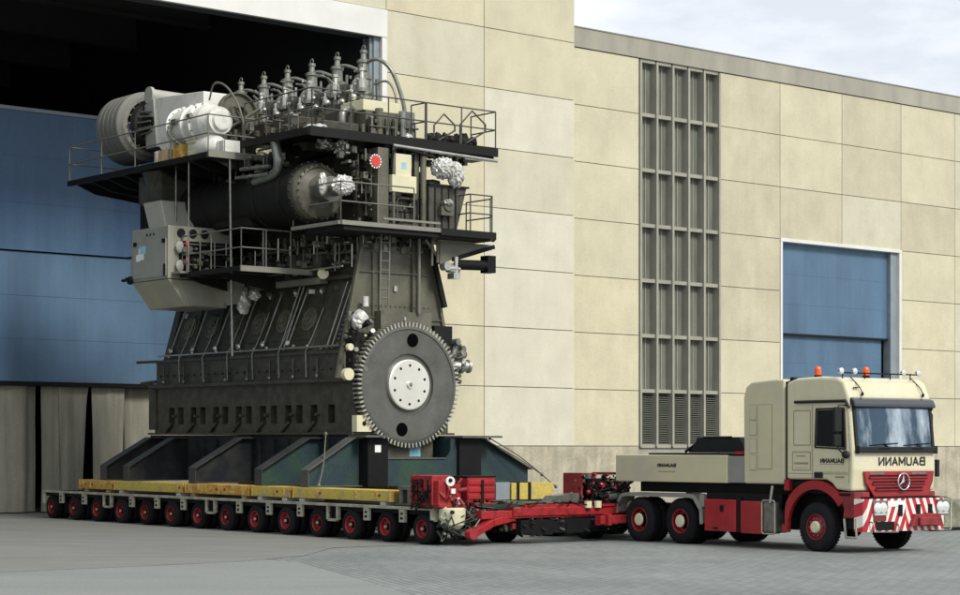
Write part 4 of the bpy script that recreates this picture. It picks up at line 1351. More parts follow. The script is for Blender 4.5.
# ladders on the end plate
b = MB()
for y in (3.25, 3.55):
    b.tube((-6.2, y - .03, 6.4), (-6.2, y + .02, 8.55), .028, 6)
for i in range(8): b.tube((-6.2, 3.23, 6.6 + i * .26), (-6.2, 3.56, 6.6 + i * .26), .018, 6)
b.tube((-6.4, 4.75, 6.2), (-6.4, 4.75, 8.5), .05, 8)
b.tube((-6.3, 4.9, 8.35), (-6.3, 5.5, 7.7), .05, 8)
b.build('ladder', M_RAIL, E_)
# upper front columns, housings
b = MB()
b.m(0).box(-6.9, -6.35, 3.25, 3.62, 8.62, 10.85)
b.box(-6.85, -6.45, 4.62, 4.78, 8.62, 10.85)
b.cyl((-6.35, 4.85, 8.62), (0, 0, 1), .09, 0, 2.25, 12); b.cyl((-6.28, 3.75, 8.62), (0, 0, 1), .05, 0, 2.25, 10)
b.m(1).box(-6.95, -6.5, 3.65, 4.6, 8.62, 9.55)
for z in (8.8, 9.1, 9.4): b.m(2).box(-6.5, -6.47, 3.7, 4.55, z, z + .02)
b.m(1).prism([(-6.9, 4.95, 8.65), (-6.9, 5.95, 8.65), (-6.9, 6.3, 9.88), (-6.9, 4.95, 9.98)], (.7, 0, 0))
b.m(2).box(-6.96, -6.12, 4.92, 6.36, 9.90, 9.95)
for y in (5.15, 5.4, 5.65, 5.9): b.tube((-6.17, y, 8.7), (-6.17, y, 9.85), .018, 5)
b.m(0).box(-6.2, -6.0, 5.25, 5.7, 9.05, 9.3); b.cyl((-6.15, 5.5, 9.35), (1, 0, 0), .18, 0, .2, 14)
b.build('scavenge_housing', [M_ENG_L, M_ENG, M_ENG_D], E_)
b = MB(); b.blob((-5.95, 5.45, 9.42), (.1, .16, .09), 3, .2); b.build('small_fitting', M_METAL, E_)
b = MB(); b.box(-6.45, -6.28, 3.82, 4.38, 10.1, 10.72); b.box(-6.45, -6.22, 3.66, 4.52, 9.62, 10.1)
b.build('control_cabinet', M_BOXCREAM, E_, bevel=.015)
b = MB(); b.box(-6.28, -6.275, 4.03, 4.2, 10.3, 10.48); b.build('cabinet_label', M_LABEL, E_)
b = MB(); b.blob((-6.2, 5.45, 10.42), (.34, .36, .30), 21, .15, 5, 26, 36); b.blob((-6.05, 5.80, 10.25), (.26, .24, .36), 22, .15, 5, 24, 30)
b.build('foil_wrap', M_FOIL, E_)
b = MB()
b.blob((-6.5, 5.2, 9.98), (.3, .3, .14), 23, .3, rings=6, seg=10)
for i in range(9): b.tube((-6.4, 3.9 + i * .3, 10.9), (-6.45, 3.95 + i * .3, 10.6 + .1 * (i % 3)), .05, 6)
b.path(curve((-6.3, 3.7, 10.3), (-6.25, 3.72, 10.75), (-6.25, 4.0, 10.88), (-6.25, 5.2, 10.72)), .04, 8)
b.build('pipework', M_ENG_D, E_)
b = MB()
b.m(0).lathe((-6.3, 3.12, 10.43), (1, 0, 0), [(0, .05), (.15, .05), (.16, 0)], 20)
b.m(1)
for i in range(14):
    aa = 2 * pi * i / 14
    b.box(-6.3, -6.27, 3.12 + cos(aa) * .18 - .022, 3.12 + cos(aa) * .18 + .022, 10.43 + sin(aa) * .18 - .022, 10.43 + sin(aa) * .18 + .022)
b.build('red_flange', [M_REDPT, M_LABELW], E_)
def eclutter(seed, n, lo, hi, mats, name, sz=(.05, .16)):
    mb = MB(); rn = random.Random(seed)
    for i in range(n):
        c = [lo[j] + rn.random() * (hi[j] - lo[j]) for j in range(3)]
        a_ = rn.uniform(*sz); mb.m(rn.randrange(len(mats)))
        k = rn.random()
        if k < .3: mb.box(c[0] - a_ / 2, c[0] + a_ / 2, c[1] - a_ / 2, c[1] + a_ / 2, c[2] - a_ * .6, c[2] + a_ * .6)
        elif k < .55: mb.cyl(c, rn.choice([(1, 0, 0), (0, 1, 0), (0, 0, 1)]), a_ * .35, -a_ * .6, a_ * .6, 9)
        else:
            d = rn.choice([(0, 0, 1), (0, 1, 0), (1, 0, 0), (0, 0, 1)]); L = rn.uniform(.25, .9)
            q = Vector(c) + Vector(d) * L
            q.x = min(q.x, hi[0] + .1); q.y = max(lo[1], min(q.y, hi[1])); q.z = min(q.z, hi[2])
            if (q - Vector(c)).length > .05: mb.tube(c, q, rn.uniform(.015, .035), 6)
    return mb.build(name, mats, E_)
eclutter(1, 70, (-7.0, 1.9, 10.3), (-6.4, 6.6, 10.85), [M_ENG_L, M_ENG_D, M_METAL_D, M_ENG], 'pipework')
eclutter(2, 60, (-6.9, 2.6, 8.7), (-6.5, 3.3, 10.8), [M_ENG, M_ENG_D, M_ENG_L, M_METAL_D], 'pipework')
eclutter(3, 50, (-6.45, 3.6, 8.65), (-6.3, 6.1, 9.6), [M_ENG_L, M_ENG_D, M_ENG], 'pipework', (.04, .1))
eclutter(4, 60, (-7.0, 2.9, 8.0), (-6.5, 5.4, 8.4), [M_ENG_L, M_ENG_D, M_METAL_D], 'pipework')
eclutter(5, 90, (-11.8, 2.3, 7.4), (-7.2, 3.1, 8.5), [M_ENG, M_ENG_D, M_ENG_L, M_METAL_D, M_METAL], 'pipework')
eclutter(6, 80, (-11.5, 1.6, 10.95), (-7.6, 3.2, 11.9), [M_ENG, M_ENG_D, M_ENG_L, M_METAL_D], 'pipework')
eclutter(7, 60, (-11.8, .9, 10.0), (-8.0, 1.6, 10.7), [M_ENG_D, M_ENG, M_ENG_L], 'pipework', (.06, .2))
eclutter(8, 50, (-17.0, 2.2, 6.9), (-14.0, 2.9, 7.8), [M_ENG_D, M_ENG, M_ENG_L], 'pipework')
eclutter(9, 40, (-7.3, 3.3, 11.25), (-7.0, 5.2, 11.8), [M_ENG_L, M_METAL_D, M_ENG_D], 'pipework')
eclutter(10, 40, (-6.85, 2.3, 4.4), (-6.5, 3.0, 6.2), [M_ENG_L, M_METAL_D, M_ENG_D], 'pipework', (.04, .12))
# right hand bracket below middle gallery
b = MB()
b.m(0).prism([(-6.3, 5.35, 8.33), (-6.3, 7.25, 8.33), (-6.3, 5.35, 7.65)], (.1, 0, 0))
b.m(1).beam((-6.2, 5.8, 7.82), (-6.2, 7.35, 8.28), .08, .12)
b.m(1).cyl((-6.2, 5.95, 7.68), (0, 1, .03), .15, 0, 1.25, 14); b.box(-6.4, -6.05, 7.0, 7.3, 7.5, 8.0)
b.m(2).cyl((-6.2, 5.62, 7.55), (0, 1, 0), .12, 0, .4, 12); b.box(-6.3, -6.0, 5.7, 5.95, 7.25, 7.42); b.cyl((-6.15, 5.9, 7.4), (0, 0, 1), .07, 0, .5, 10)
b.m(2).cyl((-6.2, 5.45, 7.6), (1, 0, 0), .13, 0, .25, 12)
b.m(0).tube((-6.25, 5.3, 7.7), (-6.25, 5.3, 8.4), .05, 6); b.tube((-6.25, 5.1, 7.6), (-6.25, 5.1, 8.4), .04, 6)
b.build('outlet_bracket', [M_ENG_L, M_BLACK, M_METAL], E_)

# --------------------------------------------------------------- turbocharger
tb = MB()
tb.m(0).prism([(-14.72, .95, 11.62), (-14.3, .95, 11.3), (-12.0, .95, 11.5), (-12.0, .95, 12.93), (-14.95, .95, 13.12)], (0, 1.6, 0))
tb.m(1).prism([(-15.55, 1.0, 11.6), (-14.70, .90, 11.58), (-14.93, .90, 13.10), (-15.72, 1.0, 12.98)], (0, 1.5, 0))  # grey piece paints the shaded face of the white casing
tb.m(0).box(-14.6, -14.42, .75, 1.0, 10.9, 11.4); tb.box(-13.4, -13.2, .6, .9, 10.9, 11.5)
tco = tb.build('turbocharger', [M_TURBO, M_TURBO_G], E_, bevel=.03)
s_ = MB()
s_.m(0)
pr = [(.3, -17.5), (1.0, -17.5)]
x = -17.45
while x < -16.05:
    pr += [(1.09, x + .02), (1.09, x + .22), (1.078, x + .23), (1.078, x + .25)]; x += .28
pr += [(1.0, -16.0), (.93, -15.9), (.80, -15.9)]
s_.lathe((0, 1.35, 12.4), (1, 0, 0), pr, 48)
s_.m(1).lathe((0, 1.35, 12.4), (1, 0, 0), [(.78, -15.8), (.7, -15.65), (.5, -15.6), (.45, -14.9), (.2, -14.9)], 30)
for i in range(20):
    aa = 2 * pi * i / 20
    s_.m(2).cyl((-15.8, 1.35 + cos(aa) * .82, 12.4 + sin(aa) * .82), (1, 0, 0), .03, 0, .06, 6)
    s_.tube((-15.75, 1.35 + cos(aa) * .62, 12.4 + sin(aa) * .62), (-15.0, 1.35 + cos(aa) * .5, 12.4 + sin(aa) * .5), .03, 5)
s_.build('silencer', [M_SILENCER, M_ENG_D, M_METAL_D], tco)
s_ = MB()
s_.m(0).lathe((-12.9, .75, 11.88), (1, 0, 0), [(.3, 0), (.60, .0), (.62, .1), (.56, .13), (.56, .75), (.60, .8), (.60, .88), (.54, .9)], 36)
s_.lathe((-12.9, .75, 11.88), (1, 0, 0), [(.54, .88), (.56, 1.3), (.62, 1.31), (.62, 1.38), (.55, 1.39), (.53, 1.75), (.42, 2.05), (.40, 2.2), (.30, 2.2), (.28, 2.3), (.0, 2.3)], 30)
for q_ in range(14):
    aa = 2 * pi * q_ / 14
    s_.m(1).cyl((-12.9 + 1.38, .75 + cos(aa) * .585, 11.88 + sin(aa) * .585), (1, 0, 0), .022, 0, .05, 6)
s_.m(0)
s_.m(1)
for i in range(16):
    aa = 2 * pi * i / 16
    s_.cyl((-12.85, .75 + cos(aa) * .56, 11.88 + sin(aa) * .56), (1, 0, 0), .028, -.07, .12, 6)
s_.m(1).path(curve((-12.4, .3, 11.95), (-12.6, .12, 11.75), (-12.4, .1, 11.5), (-12.2, .3, 11.3)), .05, 8)
for q_ in (.25, .55, .8): s_.m(0).cyl((-12.9 + q_ * 1.4, .6, 12.35), (0, -.2, 1), .07, 0, .14, 8)
s_.m(1).box(-12.5, -12.2, .12, .2, 11.9, 12.05); s_.box(-11.6, -11.4, .12, .22, 12.0, 12.1)
s_.m(0).lathe((-12.0, .7, 11.15), (1, 0, 0), [(.0, 0), (.3, .02), (.36, .15), (.36, 1.1), (.25, 1.3), (0, 1.35)], 20, crease=False)
s_.build('gas_casing', [M_TURBO, M_METAL_D], tco)
s_ = MB()
s_.m(0).lathe((-11.1, 1.5, 12.15), (1, 0, 0), [(.0, .12), (.2, .12), (.22, .3), (.3, .3), (.34, .1), (.58, .1), (.62, .2), (.66, .2), (.66, .0), (0, 0)], 36)
s_.m(0).path(curve((-11.6, .9, 12.6), (-11.3, .9, 13.05), (-10.8, 1.0, 12.9), (-10.3, 1.1, 12.3), (-10.1, 1.2, 11.6)), .03, 6)
s_.tube((-11.0, 1.0, 11.6), (-10.4, 1.9, 12.3), .05, 6); s_.tube((-11.0, 1.9, 11.6), (-10.4, 1.0, 12.3), .05, 6)
s_.build('impeller_cover', M_ENG_L, tco)
s_ = MB()
s_.cyl((-15.3, 1.0, 13.25), (0, 1, -.02), .2, 0, 1.5, 20); s_.cyl((-15.3, 1.0, 13.25), (0, 1, -.02), .26, -.06, .05, 20)
s_.cyl((-15.3, 1.0, 13.25), (0, 1, -.02), .24, 1.4, 1.5, 20)
s_.build('air_duct', M_TURBO_G, tco)
# packing material lying on the platform
for (bx, nm, lab, mt) in (((-13.5, -12.9, .25, .7, 10.86, 11.25), 'wooden_crate', 'brown wooden crate on the platform below the white turbocharger', M_CARD),
                          ((-12.6, -12.1, .25, .7, 10.86, 11.3), 'wooden_crate', 'reddish crate on the platform beneath the turbocharger flange', M_YEL_D),
                          ((-11.0, -9.95 - .25, .6, 1.1, 10.91, 11.25), 'white_box', 'white elongated box at the corner of the turbocharger platform', M_TURBO)):
    bb = MB(); bb.box(bx[0], bx[1], bx[2], bx[3], bx[4], bx[5])
    for q in (0.15, .5, .85):
        xx = bx[0] + (bx[1] - bx[0]) * q
        bb.box(xx - .03, xx + .03, bx[2] - .015, bx[3] + .015, bx[4], bx[5] + .015)
    o = bb.build(nm, mt, None, bevel=.01); o.location = T0; o.rotation_euler = (0, TILT, RT)
    tag(o, lab, 'box')
bb = MB()
bb.box(-11.9, -11.5, .35, .8, 10.86, 11.3); bb.box(-11.95, -11.45, .32, .83, 11.3, 11.34)
bb.build('junction_box', M_BOXCREAM, E_)
bb = MB()
for i in range(6): bb.blob((-10.5 + .1 * i, 1.95 + i * .09, 11.03), (.12, .12, .13), i, .3, rings=6, seg=8)
bb.build('insulation_scrap', M_BOXCREAM, E_)
# things in the dark behind the side platform front edge
bb = MB()
rnd = random.Random(31)
for i in range(14):
    y = 1.3 + rnd.random() * 2; s__ = -10.6 - rnd.random() * 2
    bb.m(i % 2).tube((s__, y, 10.9), (s__, y, 11.4 + rnd.random() * .7), .04 + rnd.random() * .06, 7)
for i in range(6):
    bb.m(0).box(-15.6 + i * 1.3, -14.9 + i * 1.3, 2.2, 3.0, 10.9, 11.5 + .2 * (i % 2))
bb.build('pipework', [M_ENG, M_METAL_D], E_)

# --------------------------------------------------------------- charge air cooler box
X0, X1 = -14.22, -12.06
ck = MB()
ck.m(0).box(X0, X1, -.2, 2.0, 7.32, 8.88)
ck.prism([(X0, -.2, 7.3), (X0, 2.0, 7.3), (X0, 1.8, 6.52), (X0, .4, 6.52)], (X1 - X0, 0, 0))
ck.box(X0 - .28, X0, -.1, 1.8, 7.45, 8.45)
cko = ck.build('air_cooler', [M_COOLER], E_, bevel=.02)
ck = MB()
ck.m(0).box(X0 + .1, X1 - .1, -.23, -.2, 7.4, 8.5)
ck.build('access_panel', M_COOLER, cko, bevel=.01)
ck = MB()
for q in (X0 + .25, X1 - .2): ck.box(q - .09, q + .09, -.26, -.23, 8.38, 8.5)
ck.box(X1 - .18, X1 - .10, -.27, -.23, 7.4, 7.75)
for q in (-13.3, -13.1, -12.9): ck.cyl((q, -.2, 8.68), (0, -1, 0), .035, 0, .02, 10)
ck.blob((X0 - .1, -.2, 7.4), (.22, .12, .12), 3, .3, rings=6, seg=8)
ck.tube((X0 - .7, -.15, 7.42), (X0 - .1, -.15, 7.42), .05, 6); ck.tube((X0 - .5, -.1, 8.1), (X0 - .2, -.1, 8.1), .03, 6)
ck.build('cooler_fitting', M_BLACK, cko)
ck = MB(); ck.box(X0 + .45, X0 + .75, -.235, -.23, 7.95, 8.3); ck.box(X0 + .3, X0 + .55, -.236, -.23, 7.92, 8.12); ck.build('cooler_label', M_LABELW, cko)
ck = MB(); ck.box(X0 + .52, X0 + .86, -.2355, -.23, 8.13, 8.36); ck.build('cooler_label', M_LABEL, cko)
ck = MB()
ck.m(0)
for y in (.22, .62, 1.02):
    ck.lathe((X1, y, 8.68), (1, 0, 0), [(.13, 0), (.13, .04), (.10, .05), (0, .045)], 18)
ck.box(X1, X1 + .02, .15, 1.9, 7.5, 8.45)
ck.m(1)
rnd = random.Random(12)
for i in range(22):
    y = .2 + rnd.random() * 1.6; z = 7.6 + rnd.random() * .8
    ck.m(rnd.choice([0, 1, 1, 2])).cyl((X1 + .02, y, z), (1, 0, 0), .03 + rnd.random() * .06, 0, .08 + rnd.random() * .15, 8)
for z in (7.75, 8.1, 8.35): ck.m(1).tube((X1 + .1, .2, z), (X1 + .1, 1.9, z), .025, 6)
for y in (.35, .8, 1.3, 1.7): ck.m(1).tube((X1 + .13, y, 7.5), (X1 + .13, y, 8.45), .03, 6)
ck.m(3).blob((X1 + .12, .12, 8.25), (.07, .13, .18), 2, .1, rings=6, seg=10); ck.blob((X1 + .12, .12, 7.7), (.07, .13, .18), 3, .1, rings=6, seg=10)
ck.m(4).blob((X1 + .16, .35, 8.35), (.05, .06, .1), 4, .2, rings=5, seg=8); ck.blob((X1 + .16, .35, 7.85), (.05, .06, .1), 5, .2, rings=5, seg=8)
ck.build('gauge_board', [M_BLACK, M_METAL_D, M_ENG_L, M_TURBO_G, M_REDPT], cko)
ck = MB()
ck.prism([(X1 - .3, -.1, 7.45), (X1 + .5, -.1, 7.45), (X1 + .5, 1.6, 7.45), (X1 - .3, 1.6, 7.45)], (0, 0, .06))
ck.build('drip_tray', M_EDGE, cko)
ck = MB()
ck.m(1).prism([(X1 + .002, .15, 7.28), (X1 + .002, 1.9, 7.28), (X1 + .002, 1.65, 6.55), (X1 + .002, .55, 6.55)], (.05, 0, 0))
ck.m(1).prism([(X1 + .05, 1.68, 7.3), (X1 + .05, 2.2, 7.35), (X1 + .05, 1.9, 6.65), (X1 + .05, 1.72, 6.6)], (.4, 0, 0))
ck.build('hopper_plate', [M_METAL_D, M_COOLER], cko)
ck = MB()
ck.prism([(-13.9, .2, 8.9), (-12.9, .2, 8.9), (-13.2, .2, 9.75), (-14.3, .2, 9.75)], (0, 1.0, 0))
ck.build('air_duct', M_TURBO_G, E_, bevel=.03)
ck = MB()
ck.lathe((-14.2, .9, 10.7), (0, 0, -1), [(.7, 0), (.55, .4), (.5, .95)], 24)
ck.box(-14.9, -13.5, .4, 1.6, 9.75, 10.6)
ck.build('air_duct', M_ENG, E_)
ck = MB()
ck.prism([(-11.9, 1.2, 8.9), (-9.6, 1.2, 8.75), (-10.6, 1.2, 9.6)], (0, 1.2, 0))
ck.box(-16.8, -14.3, 1.5, 3.0, 7.4, 10.6)
ck.build('air_duct_housing', M_ENG_D, E_)
b = MB(); b.blob((-11.75, 2.2, 6.75), (.2, .22, .42), 31, .2); b.blob((-11.3, 2.3, 6.9), (.2, .15, .16), 32, .25)
b.build('wrapped_fitting', M_FOIL, E_)
b = MB(); b.cyl((-8.2, 2.65, 7.36), (1, -.6, 0), .16, 0, .12, 18); pass
b.build('round_lamp', M_BOXCREAM, E_)
b = MB()
b.tube((-18.6, 2.4, 5.1), (-17.5, 2.5, 5.1), .05, 6); b.tube((-18.3, 2.4, 4.4), (-17.5, 2.5, 4.45), .06, 6)
b.box(-18.0, -17.55, 2.5, 5.6, 2.9, 4.3)
b.build('rear_fittings', M_ENG, E_)

# ------------------------------------------------------------------ power packs and coupling gear in front of the trailers
def clutter(mb, rnd, n, lo, hi, mats, size=(.06, .2)):
    for i in range(n):
        c = [lo[j] + rnd.random() * (hi[j] - lo[j]) for j in range(3)]
        a_ = size[0] + rnd.random() * (size[1] - size[0])
        mb.m(rnd.choice(mats))
        k = rnd.random()
        if k < .4: mb.box(c[0] - a_ / 2, c[0] + a_ / 2, c[1] - a_ / 2, c[1] + a_ / 2, c[2] - a_ / 2, c[2] + a_ * .4)
        elif k < .75: mb.cyl(c, (rnd.random() - .3, rnd.random() - .5, rnd.random() - .5), a_ * .35, -a_ * .7, a_ * .7, 10)
        else: mb.blob(c, (a_ * .5, a_ * .5, a_ * .5), i, .1, rings=6, seg=8)
def hoses(mb, rnd, n, lo, hi, r=.02, sag=.15):
    for i in range(n):
        P = [Vector([lo[j] + rnd.random() * (hi[j] - lo[j]) for j in range(3)]) for _ in range(3)]
        P[1].z -= sag
        mb.path(curve(*P, n=7), r * (.7 + .6 * rnd.random()), 6)
rnd = random.Random(41)
t = on_trailer('hydraulic_power_pack', 'red power pack with round white gauge on the near trailer front', 'power pack', 'red hydraulic power packs on the trailer fronts')
b = MB()
b.box(-.35, .55, -.05, .55, .98, 1.72); b.box(.55, .75, 0, .5, 1.0, 1.6); b.box(-.35, .55, .58, .85, .98, 1.5)
b.box(-.2, .8, -.02, .8, .94, 1.04)
b.build('engine_cover', M_RED_DULL2, t, bevel=.02)
b = MB()
for q in (-.25, -.05, .15, .35): b.box(q, q + .05, -.062, -.05, 1.08, 1.62)
b.box(-.33, .53, -.058, -.05, 1.30, 1.33); clutter(b, random.Random(6), 16, (-.3, -.1, 1.05), (.5, -.05, 1.65), [0], (.04, .09))
hoses(b, random.Random(7), 8, (-.3, -.12, .9), (.6, -.06, 1.6), .015)
b.build('side_grille', M_BLACK, t)
b = MB()
clutter(b, rnd, 26, (.5, .05, 1.05), (.9, .75, 1.65), [0, 0, 1, 2, 3], (.06, .18))
for i in range(4): b.m(2).box(.57 + .003, .77, .04 + i * .1, .09 + i * .1, 1.1, 1.5)
b.m(3).cyl((.8, .3, 1.58), (1, -.2, 0), .12, 0, .05, 14); b.box(.8, .84, .32, .45, 1.28, 1.4)
b.build('engine_fittings', [M_RED_DULL, M_BLACK, M_RED, M_LABELW], t)
t = on_trailer('hydraulic_power_pack', 'red louvred power pack directly below the right black post', 'power pack', 'red hydraulic power packs on the trailer fronts')
b = MB()
b.box(.1, .65, .98, 1.85, 1.05, 1.66)
for i in range(3): b.box(.65, .68, 1.0, 1.83, 1.12 + i * .18, 1.24 + i * .18)
b.box(.1, .7, .95, 1.9, .95, 1.04)
b.build('engine_cover', M_RED, t, bevel=.02)
b = MB(); b.box(.68, .70, 1.38, 1.46, 1.05, 1.6); b.box(.1, .66, .96, 1.88, 1.662, 1.70); clutter(b, rnd, 8, (.6, .9, 1.0), (.85, 1.9, 1.1), [0], (.08, .14))
b.build('grille_bar', M_BLACK, t)
t = on_trailer('hydraulic_power_pack', 'uncovered dark red power pack full of pipes on the far trailer beside the truck', 'power pack', 'red hydraulic power packs on the trailer fronts')
b = MB()
clutter(b, rnd, 230, (.3, 4.5, 1.0), (1.12, 6.1, 1.72), [0, 0, 2, 1, 1, 3], (.04, .12))
b.m(1).box(.2, 1.0, 4.4, 6.2, .95, 1.05); b.box(.3, .8, 4.8, 5.8, 1.05, 1.6)
b.m(0).box(.2, .9, 4.5, 4.56, 1.0, 1.7); b.box(.2, .95, 4.5, 5.0, 1.70, 1.75)
b.m(0).box(.2, .9, 5.5, 6.1, 1.70, 1.76)
hoses(b.m(1), rnd, 14, (.9, 4.6, .95), (1.2, 6.1, 1.6), .025)
b.m(3).cyl((1.1, 5.4, 1.15), (0, 1, 0), .12, -.2, .2, 12)
b.build('engine_block', [M_RED_DULL, M_BLACK, M_RED, M_METAL_D], t)
# coupling assembly on near trailer front
t = on_trailer('trailer_gooseneck', 'red hydraulic coupling arm with hoses and cream tank on the near trailer front', 'coupling')
b = MB()
b.lathe((.75, .42, .66), (0, 0, 1), [(0, -.26), (.2, -.25), (.30, -.15), (.33, .1), (.33, .24), (.28, .27), (0, .27)], 24)
b.build('oil_tank', M_BOXCREAM, t)
b = MB(); b.cyl((1.02, .2, .83), (1, -.5, 0), .05, 0, .1, 10); b.build('tank_cap', M_BLACK, t)
b = MB()
b.beam((1.3, .62, .30), (1.1, 1.35, .55), .22, .17); b.beam((1.1, 1.35, .55), (1.0, 2.1, .66), .22, .17)
b.cyl((1.35, .55, .30), (1, -.1, 0), .13, -.12, .12, 14)
b.beam((.5, 1.1, .85), (1.0, 1.5, .5), .35, .3); b.box(.45, .85, 1.1, 2.3, .5, .9)
b.build('coupling_arm', M_RED, t, bevel=.015)
b = MB()
rnd = random.Random(9)
hoses(b.m(0), rnd, 26, (.5, .0, .25), (1.1, .95, .95), .018, .18)
hoses(b.m(0), rnd, 16, (.6, .9, .6), (1.1, 3.0, 1.1), .02, .12)
hoses(b.m(1), rnd, 8, (.6, .7, .35), (1.1, 1.2, 1.0), .02, .1)
clutter(b, rnd, 34, (.45, 0, .25), (.9, 1.1, .9), [0, 1, 2], (.06, .16))
clutter(b, rnd, 40, (.45, 1.9, .3), (1.0, 3.2, .95), [0, 1, 2, 3], (.08, .2))
b.m(0).box(.4, .95, 1.2, 3.0, .92, 1.0)
b.build('hoses_and_clutter', [M_HOSE, M_METAL_D, M_DECK, M_RED_DULL], t)

# drawbar between trailers and truck
p_t = Vector((1.1, 2.1, .62)); p_k = Vector(k2t(-7.3, 1.2, .78))
t = on_trailer('drawbar', 'long red drawbar and cross beam linking the trailers to the truck', 'drawbar')
b = MB()
b.beam((1.0, 1.0, .74), (1.0, 6.6, .74), .30, .20)
b.beam((1.05, 2.0, .80), (p_k.x, p_k.y, .80), .26, .22)
b.beam((1.0, 5.6, .70), (p_k.x - .2, p_k.y - .1, .72), .24, .20)
b.beam((p_k.x - 1.6, p_k.y - 1.4, .60), (p_k.x + .1, p_k.y, .58), .42, .28)
b.beam((1.55, 4.5, .56), (p_k.x + .35, p_k.y - .15, .58), .16, .22)
for q_ in (4.7, 5.6): b.box(1.5, 1.75, q_, q_ + .12, .42, .72)
b.build('drawbar_beam', M_RED_DULL2, t, bevel=.02)
b = MB()
b.beam((1.1, 2.4, .94), ((1.1 + p_k.x) / 2, (2.4 + p_k.y) / 2, .94), .14, .07)
b.beam(((1.3 + p_k.x) / 2, (3.0 + p_k.y) / 2, .93), (p_k.x, p_k.y, .93), .16, .06)
b.build('top_plate', M_RED, t)
b = MB()
rnd = random.Random(19)
d_ = (p_k - Vector((1.05, 2.0, .8)))
for i in range(18):
    f = rnd.random(); c = Vector((1.05, 2.0, .95)) + d_ * f
    P = [c + Vector((rnd.uniform(-.3, .3), rnd.uniform(-.4, .4), rnd.uniform(-.02, .14))) for _ in range(3)]
    b.m(0).path(curve(*P, n=6), .02, 6)
for i in range(130):
    f = rnd.random(); c = Vector((1.05, 2.0, .45)) + d_ * f + Vector((rnd.uniform(-.3, .3), rnd.uniform(-.4, .4), rnd.uniform(-.25, .22)))
    a_ = rnd.uniform(.03, .085)
    b.m(rnd.choice([0, 0, 0, 0, 0, 0, 1])).cyl(c, (rnd.random(), rnd.random(), rnd.random() - .5), a_ * .4, -a_, a_, 8)
for f in (.2, .45, .7, .9):
    c = Vector((1.05, 2.0, .3)) + d_ * f
    b.m(4).box(c.x - .5, c.x + .2, c.y - .4, c.y + .3, .2 + .1 * f, .5)  # black boxes stand for clutter and shadow under the drawbar
b.m(3)
for f in (.55, .62, .86, .95):
    c = Vector((1.2, 1.9, .98)) + d_ * f
    b.cyl(c, (0, 0, 1), .10, -.1, .07, 12)
b.m(4).beam((1.0, 2.2, .42), (p_k.x - .1, p_k.y - .1, .45), .5, .34)  # low black beam paints the shadow beneath the red beams
b.build('hoses_and_clutter', [M_BLACK, M_METAL_D, M_DECK, M_BOXCREAM, M_BLACK], t)
b = MB()
b.prism([(.6, 3.35, .99), (.6, 4.35, 1.0), (.6, 4.35, 1.24), (.6, 3.55, 1.18)], (.4, 0, 0))
b.build('cable_tray', M_METAL_D, t)
b = MB(); b.box(-.1, -.0, 5.38, 5.48, .9, 1.52)
for i in range(4): b.box(-.14, .04, 5.34, 5.52, 1.0 + i * .13, 1.06 + i * .13)
b.build('tie_down_post', M_BLACK, t)
# grey and yellow plates standing on the far deck
t = on_trailer('steel_plate', 'pale grey steel plate standing upright between the yellow blocks', 'steel plate')
b = MB(); b.box(-3.7, -3.6, 5.34, 5.84, .93, 1.42); b.box(-3.85, -3.7, 5.4, 5.46, .93, 1.4); b.box(-3.85, -3.7, 5.7, 5.76, .93, 1.4); b.build('plate', M_RAIL_STEEL, t, bevel=.01)
t = on_trailer('yellow_block', 'small yellow block between the red louvred power pack and the grey plate', 'steel block', None)
b = MB(); b.box(-3.9, -3.6, 4.78, 5.30, .93, 1.40); b.box(-3.92, -3.58, 5.2, 5.28, .93, 1.42); b.build('block', M_YEL, t, bevel=.01)
t = on_trailer('yellow_block', 'long yellow strapped block right of the pale grey plate', 'steel block', None)
b = MB(); b.box(-4.0, -3.6, 5.9, 7.45, .93, 1.40); b.build('block', M_YEL, t, bevel=.01)
for y in (6.08, 6.5):
    b = MB(); b.box(-4.02, -3.58, y, y + .1, .93, 1.42); b.build('strap', M_ENG_D, t)

# warning board on truck rear
t = empty('warning_board', tuple(kw(-7.45, .35, 0)), RK, 'small red and white warning board by the rear fender of the truck', 'warning board')
b = MB(); b.box(0, .04, -.25, .35, 1.0, 1.55); b.build('board', M_STRIPE_R, t); b = MB(); b.box(-.06, -.002, -.02, .04, .7, 1.5); b.box(-.06, .3, -.02, .04, .68, .74); b.build('bracket', M_RED, t)

# ------------------------------------------------------------------ the truck
def frame(mb, x0, x1, z0_, z1_, y, r=.008):
    for a_, c_ in (((x0, z0_), (x1, z0_)), ((x1, z0_), (x1, z1_)), ((x1, z1_), (x0, z1_)), ((x0, z1_), (x0, z0_))):
        mb.tube((a_[0], y, a_[1]), (c_[0], y, c_[1]), r, 5)
K = empty('tractor_truck', tuple(K0), RK, 'cream and red heavy tractor truck with striped bumper coupled to the trailers', 'truck')
TW = 2.75
def arc(cx_, cz, r, a0, a1, n):
    return [(cx_ + r * cos(radians(a0 + (a1 - a0) * i / n)), cz + r * sin(radians(a0 + (a1 - a0) * i / n))) for i in range(n + 1)]
